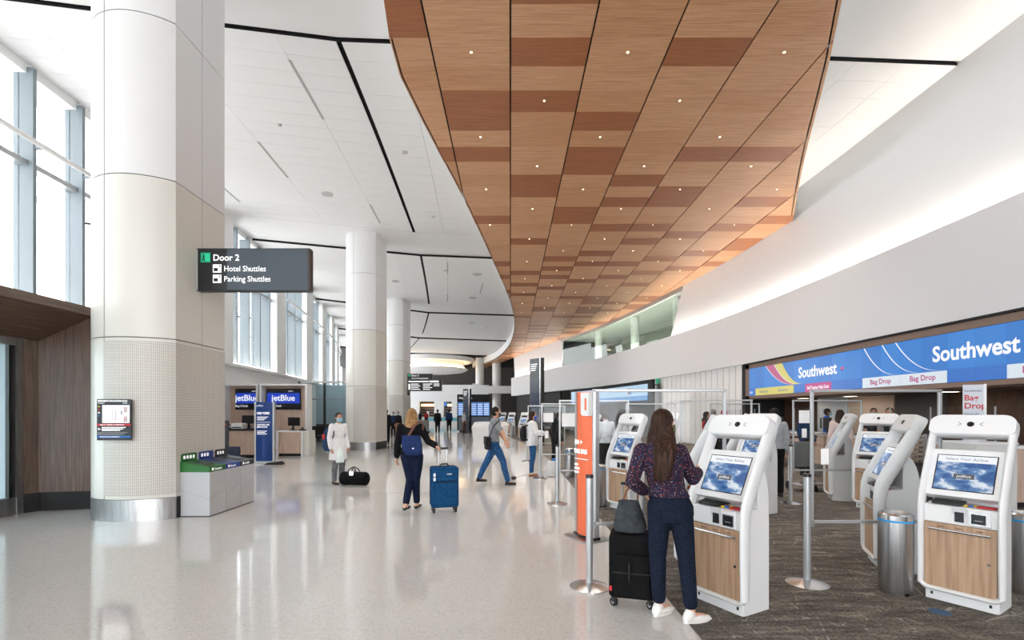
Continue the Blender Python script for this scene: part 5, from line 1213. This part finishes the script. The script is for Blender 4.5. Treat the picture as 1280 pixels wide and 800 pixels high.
# ---- woman walking away with the blue suitcase
yw = math.radians(172)
P2 = lambda u,z,dy=0: ((u-638)/604*(8.15+dy)+1.70, dy, z)
J2 = dict(pelvis=P2(514,.95,0), waist=P2(514,1.08,0), chest=P2(513,1.29,.01), neck=P2(514,1.45,.03), head=P2(515,1.59,.06), hipL=P2(508,.9,.01), kneeL=P2(513,.5,.03), ankL=P2(507,.12,-.2), hipR=P2(522,.9,-.01), kneeR=P2(520,.5,.06), ankR=P2(521,.09,.1),
  shL=P2(501,1.39,0), elL=P2(497,1.12,-.03), wrL=P2(496,.89,-.02), shR=P2(526,1.39,.02), elR=P2(535,1.16,-.07), wrR=P2(545,1.09,-.13))
figure('blonde woman in black walking away with a navy shoulder bag', -1.70, 8.15, yw, 1.72, skin_m, cloth('black_knit',(24,24,26),.9,.2), cloth('navy_jeans',(24,32,54),.9,.25,40), black_shoe, blond_h, J2, 1.0, True, .0085, .9,
  hairfn=long_hair(.32,.09,seed=9), cuff=.12, bare=True, hands=dict(R=dict(d=(.7,-.2,-.5),curl=.9)), legr=.96)
t = thing('shoulder_bag','navy tote hanging on the back of the blonde woman','bag',(-1.62,7.93,1.0),math.radians(-8))
mb = MB(); loftz(mb,[((.03,.0,-.06),.12,.05,0),((.02,0,.0),.17,.06,0),((.0,0,.12),.18,.055,0),((-.01,.01,.24),.165,.03,0),((-.01,.01,.27),.16,.016,0)],18); link('pouch',remesh(mb,'pouch',.012,3),cloth('navy_canvas',(34,50,92),.85,.12),t)
MB().tube([(-.06,.0,.25),(.04,.02,.42),(.11,.06,.5),(.14,.16,.46),(.12,.2,.3)],.012,8,ry=.02).build('strap',mat('strap_brown',(104,62,46),.6),t,smooth=True); MB().box(.03,.06,-.066,-.058,.05,.065).build('logo','lighttext',t)
t = thing('suitcase','large blue fabric suitcase pulled by the blonde woman','suitcase',(-1.1,8.02,0),math.radians(16))
bl = cloth('suitcase_blue',(22,70,112),.8,.14,26)
MB().prism(rrect(-.225,.225,.085,.75,.045,4),-.13,.14,'y').build('shell',bl,t,bevel=.015); MB().prism(rrect(-.17,.19,.13,.5,.035,4),-.165,-.13,'y').build('lower_pocket',bl,t,bevel=.012); MB().prism(rrect(-.13,.19,.52,.69,.03,4),-.16,-.13,'y').build('upper_pocket',bl,t,bevel=.012)
MB().prism(rrect(-.228,.228,.082,.753,.048,4),-.07,-.06,'y').build('piping','blackmat',t); MB().box(-.13,.16,-.168,-.164,.505,.515).build('zip','blackmat',t); MB().box(.02,.1,-.168,-.16,.63,.645).build('logo_plate','chrome',t)
for z in (.53,.6): MB().box(-.19,-.16,-.136,-.13,z,z+.05).build('white_tag','lighttext',t)
for x in (-.18,.18):
    for y in (-.1,.11):
        w_ = MB().lathe([(.0,-.014),(.03,-.014),(.034,0),(.03,.014),(0,.014)],16).build('wheel','blackmat',t,loc=(x,y,.034)); w_.rotation_euler=(0,PI/2,0); MB().box(x-.02,x+.02,y-.022,y+.022,.04,.09).build('caster_fork','black',t)
for x in (-.08,.06): MB().cyl((x,.08,.74),.009,.31,8).build('pull_tube','chrome',t)
MB().tube([(-.1,.08,1.04),(.08,.08,1.04)],.017,8).build('pull_grip','black',t,smooth=True); MB().tube([(-.08,.0,.75),(-.05,.0,.785),(.05,0,.785),(.08,0,.75)],.012,8).build('top_handle','blackmat',t,smooth=True)

# ---- masked woman in white coat
yw = math.radians(52)
figure('masked woman in a white coat with a navy backpack', -3.95, 11.1, yw, 1.63, skin_t, cloth('white_top',(220,220,222),.85,.03), cloth('grey_trousers',(112,112,116),.9,.2), black_shoe, black_h, None, .98, True, .0095, .9, hairfn=bun, mask=mat('blue_mask',(150,196,214),.8),
  coat=dict(m=cloth('coat_white',(230,229,230),.85,.03), z=.56, e=.022, fl=.06), headyaw=-.15, hands=dict(L=dict(curl=.6)))
t = thing('backpack','navy backpack on the back of the woman in the white coat','backpack',(-4.2,11.28,1.02),math.radians(52))
mb = MB(); loftz(mb,[((0,.02,-.28),.13,.09,0),((0,.03,-.2),.165,.125,0),((0,.03,.0),.165,.125,0),((0,.02,.18),.14,.1,0),((0,0,.27),.09,.06,0)],18); bp_ = link('sack',remesh(mb,'sack',.014,3),cloth('backpack_navy',(44,66,96),.85,.14),t)
MB().prism(rrect(-.1,.1,-.22,.0,.03,4),.14,.19,'y').build('front_pocket',MATS['backpack_navy'],t,bevel=.015)
for s in (-1,1): MB().tube([(s*.1,-.05,.26),(s*.11,-.18,.34),(s*.12,-.33,.28),(s*.14,-.36,.1),(s*.16,-.24,-.08),(s*.15,-.06,-.2)],.012,8,ry=.025).build('strap','blackmat',t,smooth=True)
MB().box(-.17,-.155,-.02,.06,.0,.12).build('red_patch','red',t)
t = thing('duffel_bag','black duffel bag on the floor beside the woman in the white coat','bag',(-3.5,10.85,0),math.radians(-12))
mb = MB()
for i in range(9):
    x = -.26+.065*i; mb.ell((x,0,.16),.1,.15,.155,14,9)
o = link('sack',remesh(mb,'sack',.014,4),blk,t)
for y in (-.07,.07): MB().tube([(-.12,y*1.6,.26),(-.1,y,.36),(-.02,y*.4,.42),(.06,y,.36),(.08,y*1.6,.26)],.012,8).build('handle','blackmat',t,smooth=True)
MB().box(-.06,.03,-.125,-.1,.24,.33).build('luggage_tag','lighttext',t); MB().box(-.27,.27,-.006,.006,.305,.32).build('zip','kgrey',t)
t = thing('plastic_bag','clear plastic bag held by the woman in the white coat','bag',(-3.8,10.78,.62))
mb = MB(); loftz(mb,[((0,0,-.1),.09,.03,.3),((0,0,.04),.1,.045,.3),((0,0,.16),.07,.03,.3),((.0,.02,.24),.02,.015,.3)],14); link('film',remesh(mb,'film',.012,2),mat('plastic_film',(222,232,228),.25),t)

# ---- man striding across
yw = math.radians(100)
P3 = lambda u,z,dy=0: ((u-638)/604*(11.0+dy)+.33, dy, z)
J3 = dict(pelvis=P3(617,.94,0), waist=P3(617,1.07,0), chest=P3(618,1.29,0), neck=P3(619,1.47,0), head=P3(620,1.64,0), hipL=P3(618,.9,.08), kneeL=P3(609,.52,.1), ankL=P3(599,.14,.1), hipR=P3(618,.9,-.08), kneeR=P3(629,.53,-.1), ankR=P3(635,.095,-.1),
  shL=P3(617,1.42,.17), elL=P3(624,1.17,.22), wrL=P3(631,1.0,.2), shR=P3(617,1.42,-.17), elR=P3(628,1.2,-.22), wrR=P3(633,.97,-.24))
figure('man in grey shirt and blue jeans striding across the hall', -.33, 11.0, yw, 1.78, skin_t, cloth('grey_shirt',(140,142,146),.85,.08), denim2, black_shoe, black_h, J3, 1.0, False, .0095, .88, sleeves=False, mask=mat('grey_mask',(70,72,78),.8))
t = thing('messenger_bag','dark messenger bag slung behind the striding man','bag',(-.5,10.74,.82),math.radians(100))
MB().prism(rrect(-.19,.19,0,.28,.04,4),-.05,.06,'y').build('pouch',cloth('messenger_black',(40,38,42),.85,.12),t,bevel=.015); MB().prism(rrect(-.18,.18,.1,.285,.03,4),.06,.075,'y').build('flap','blackmat',t); MB().tube([(-.17,0,.25),(-.12,-.1,.5),(0,-.26,.66)],.012,8,ry=.02).build('strap','blackmat',t,smooth=True)

# ---- woman in white hoodie waiting by the barrier
yw = math.radians(88)
P4 = lambda u,z,dy=0: ((u-638)/604*(12.3+dy)-.62, dy, z)
figure('woman in white hoodie and jeans with a blue mask waiting at the barrier', .56, 12.45, yw, 1.66, skin_t, hoodw, denim2, mat('tan_shoe',(150,92,66),.6), brown_h, dict(elR=(.1,-.2,1.12),wrR=(.3,-.16,1.1),elL=(.1,.2,1.12),wrL=(.3,.16,1.1)), 1.0, True, .01, .74, hairfn=long_hair(.26,.085,seed=3), mask=mat('bright_blue_mask',(40,84,190),.8), topbulk=2.2, bare=True, cuff=.12)
t = thing('backpack','small black backpack on the woman in the white hoodie','backpack',(.37,12.45,1.1),math.radians(88))
mb = MB(); loftz(mb,[((0,.03,-.2),.11,.06,0),((0,.04,-.1),.13,.09,0),((0,.04,.08),.125,.085,0),((0,.02,.2),.08,.05,0)],16); link('sack',remesh(mb,'sack',.014,3),cloth('pack_black',(36,36,40),.85,.12),t)
for s in (-1,1): MB().tube([(s*.1,0,.18),(s*.11,-.14,.24),(s*.12,-.29,.16),(s*.14,-.2,-.1),(s*.12,-.02,-.18)],.01,8,ry=.02).build('strap','blackmat',t,smooth=True)
t = thing('shopping_bag','white and blue shopping bag on the floor by the barrier','bag',(1.05,12.34,0)); mb = MB(); loftz(mb,[((0,0,.01),.15,.1,0),((0,0,.2),.16,.11,0),((.02,0,.4),.12,.07,0)],14); link('sack',remesh(mb,'sack',.015,3),mat('bag_pale',(214,214,214),.5),t); MB().prism(rrect(.02,.2,.02,.46,.03,3),-.02,.1,'y').build('blue_side',mat('bag_bright',(20,112,186),.6),t,bevel=.02)
t = thing('selfie_pole','metal pole with a wheeled end lying towards the barrier','pole',(0,0,0)); MB().tube([(.12,11.7,.06),(.86,11.95,.22)],.012,8).build('rod','chrome',t); MB().ell((.08,11.68,.055),.07,.05,.045).build('clamp_head','black',t)

# ---- more distant people (simple clothing, same builder)
def far(label,u,dist,yawd,H,top,bot,hair=black_h,skin=skin_t,female=False,mask=None,J=None,coatz=None,sleeves=True,hairfn=None,v=.02,topz=.9,build=1.0):
    yw_ = math.radians(yawd); figure(label,(u-638)/604*dist,dist,yw_,H,skin,top,bot,black_shoe,hair,J,build,female,v,topz,sleeves,mask=mask,hairfn=hairfn,coat=coatz)
bkt = cloth('black_trousers',(26,26,28),.9,.15); bks = cloth('black_jacket',(34,34,36),.9,.2); gry = cloth('steel_grey_shirt',(168,172,176),.85,.06); nvy = cloth('navy_jacket',(36,58,92),.85,.15); wsh = cloth('pale_shirt',(206,212,218),.85,.04)
bm = MATS['blue_mask']
far('agent in grey shirt and black trousers with back turned behind a kiosk',968,9.4,170,1.72,gry,bkt,v=.013,J=None)
far('agent in pale shirt and black trousers behind the clear screen',757,11.3,200,1.68,wsh,bkt,v=.014)
far('traveller in a red top near the white ribbed wall',883,14.2,60,1.66,cloth('red_top',(150,34,46),.85,.2),bkt,female=True,hairfn=long_hair(.2,seed=2),v=.016)
far('traveller in a magenta hooded coat near the white ribbed wall',905,14.8,200,1.72,cloth('magenta_coat',(196,44,116),.85,.12),bkt,hair=cloth('magenta_hood',(196,44,116),.85,.12),v=.016)
far('grey haired traveller in a dark coat beside the magenta coat',891,13.6,190,1.73,bks,bkt,hair=hair_mat('hair_grey',(90,84,80),(130,124,118),(170,164,158)),v=.016,build=1.1)
far('dark suited traveller behind the woman in the white hoodie',695,13.6,120,1.66,bks,bkt,female=True,hairfn=long_hair(.2,seed=5),v=.016)
far('masked agent in navy behind the luggage trolley',1008,12.55,20,1.74,nvy,bkt,mask=bm,v=.014)
far('agent in bright blue shirt behind the far counter',1034,15.6,60,1.76,cloth('bright_blue_shirt',(24,84,176),.85,.12),bkt,skin=skin_d,mask=bm,v=.016)
far('traveller with long curly hair and pale pink top at the counter',1050,11.4,170,1.7,cloth('pink_top',(222,200,196),.85,.05),bkt,hair=brown_h,female=True,hairfn=long_hair(.3,.1,seed=8),v=.014)
far('bearded masked agent in dark shirt behind the counter',1092,14.0,-30,1.76,cloth('charcoal_shirt',(64,66,70),.85,.12),bkt,mask=bm,sleeves=False,v=.014)
far('agent in grey polo behind the counter right of the masked one',1112,12.6,-40,1.76,cloth('grey_polo',(150,156,162),.85,.08),bkt,sleeves=False,v=.014)
far('traveller dressed in black left of the blonde woman, walking away',483,25,180,1.78,bks,bkt,v=.02)
far('masked woman in black dress behind the walking blonde woman',497.5,31.4,0,1.68,bks,cloth('tan_skirt',(150,110,90),.85,.1),female=True,mask=bm,v=.025)
far('masked woman at the left of the one in the black dress',491.5,31.8,0,1.66,nvy,bkt,female=True,mask=bm,v=.025)
far('distant man in black beside the grey trolley',547,36.5,180,1.85,bks,bkt,v=.025)
far('distant man in blue jacket with back turned',561.5,40,185,1.85,nvy,bkt,v=.025)
far('distant man in white shirt walking by the totem',580,38,70,1.72,wsh,cloth('brown_trousers',(84,62,56),.85,.1),v=.025)
for i,(u,d_) in enumerate(((525,58),(533,60),(606,44))): far('tiny distant person among the far counters, '+('left one','right one','beside the white podium')[i],u,d_,150+40*i,1.72,(bks,cloth('far_red',(150,40,44),.85,.1),nvy)[i],bkt,v=.03)
t = thing('luggage_cart','far grey luggage cart beside the man in black','cart',(-6.45,36.2,0)); MB().box(-.3,.3,-.3,.3,.2,1.05).build('box',mat('cart_grey',(134,132,128),.5),t); MB().box(-.5,.4,-.32,.32,.1,.2).build('deck','blackmat',t)
for x in (-.42,.3): MB().cyl((x,-.2,0),.07,.1,10).build('wheel','black',t)

bpy.data.scenes.remove(SCR)
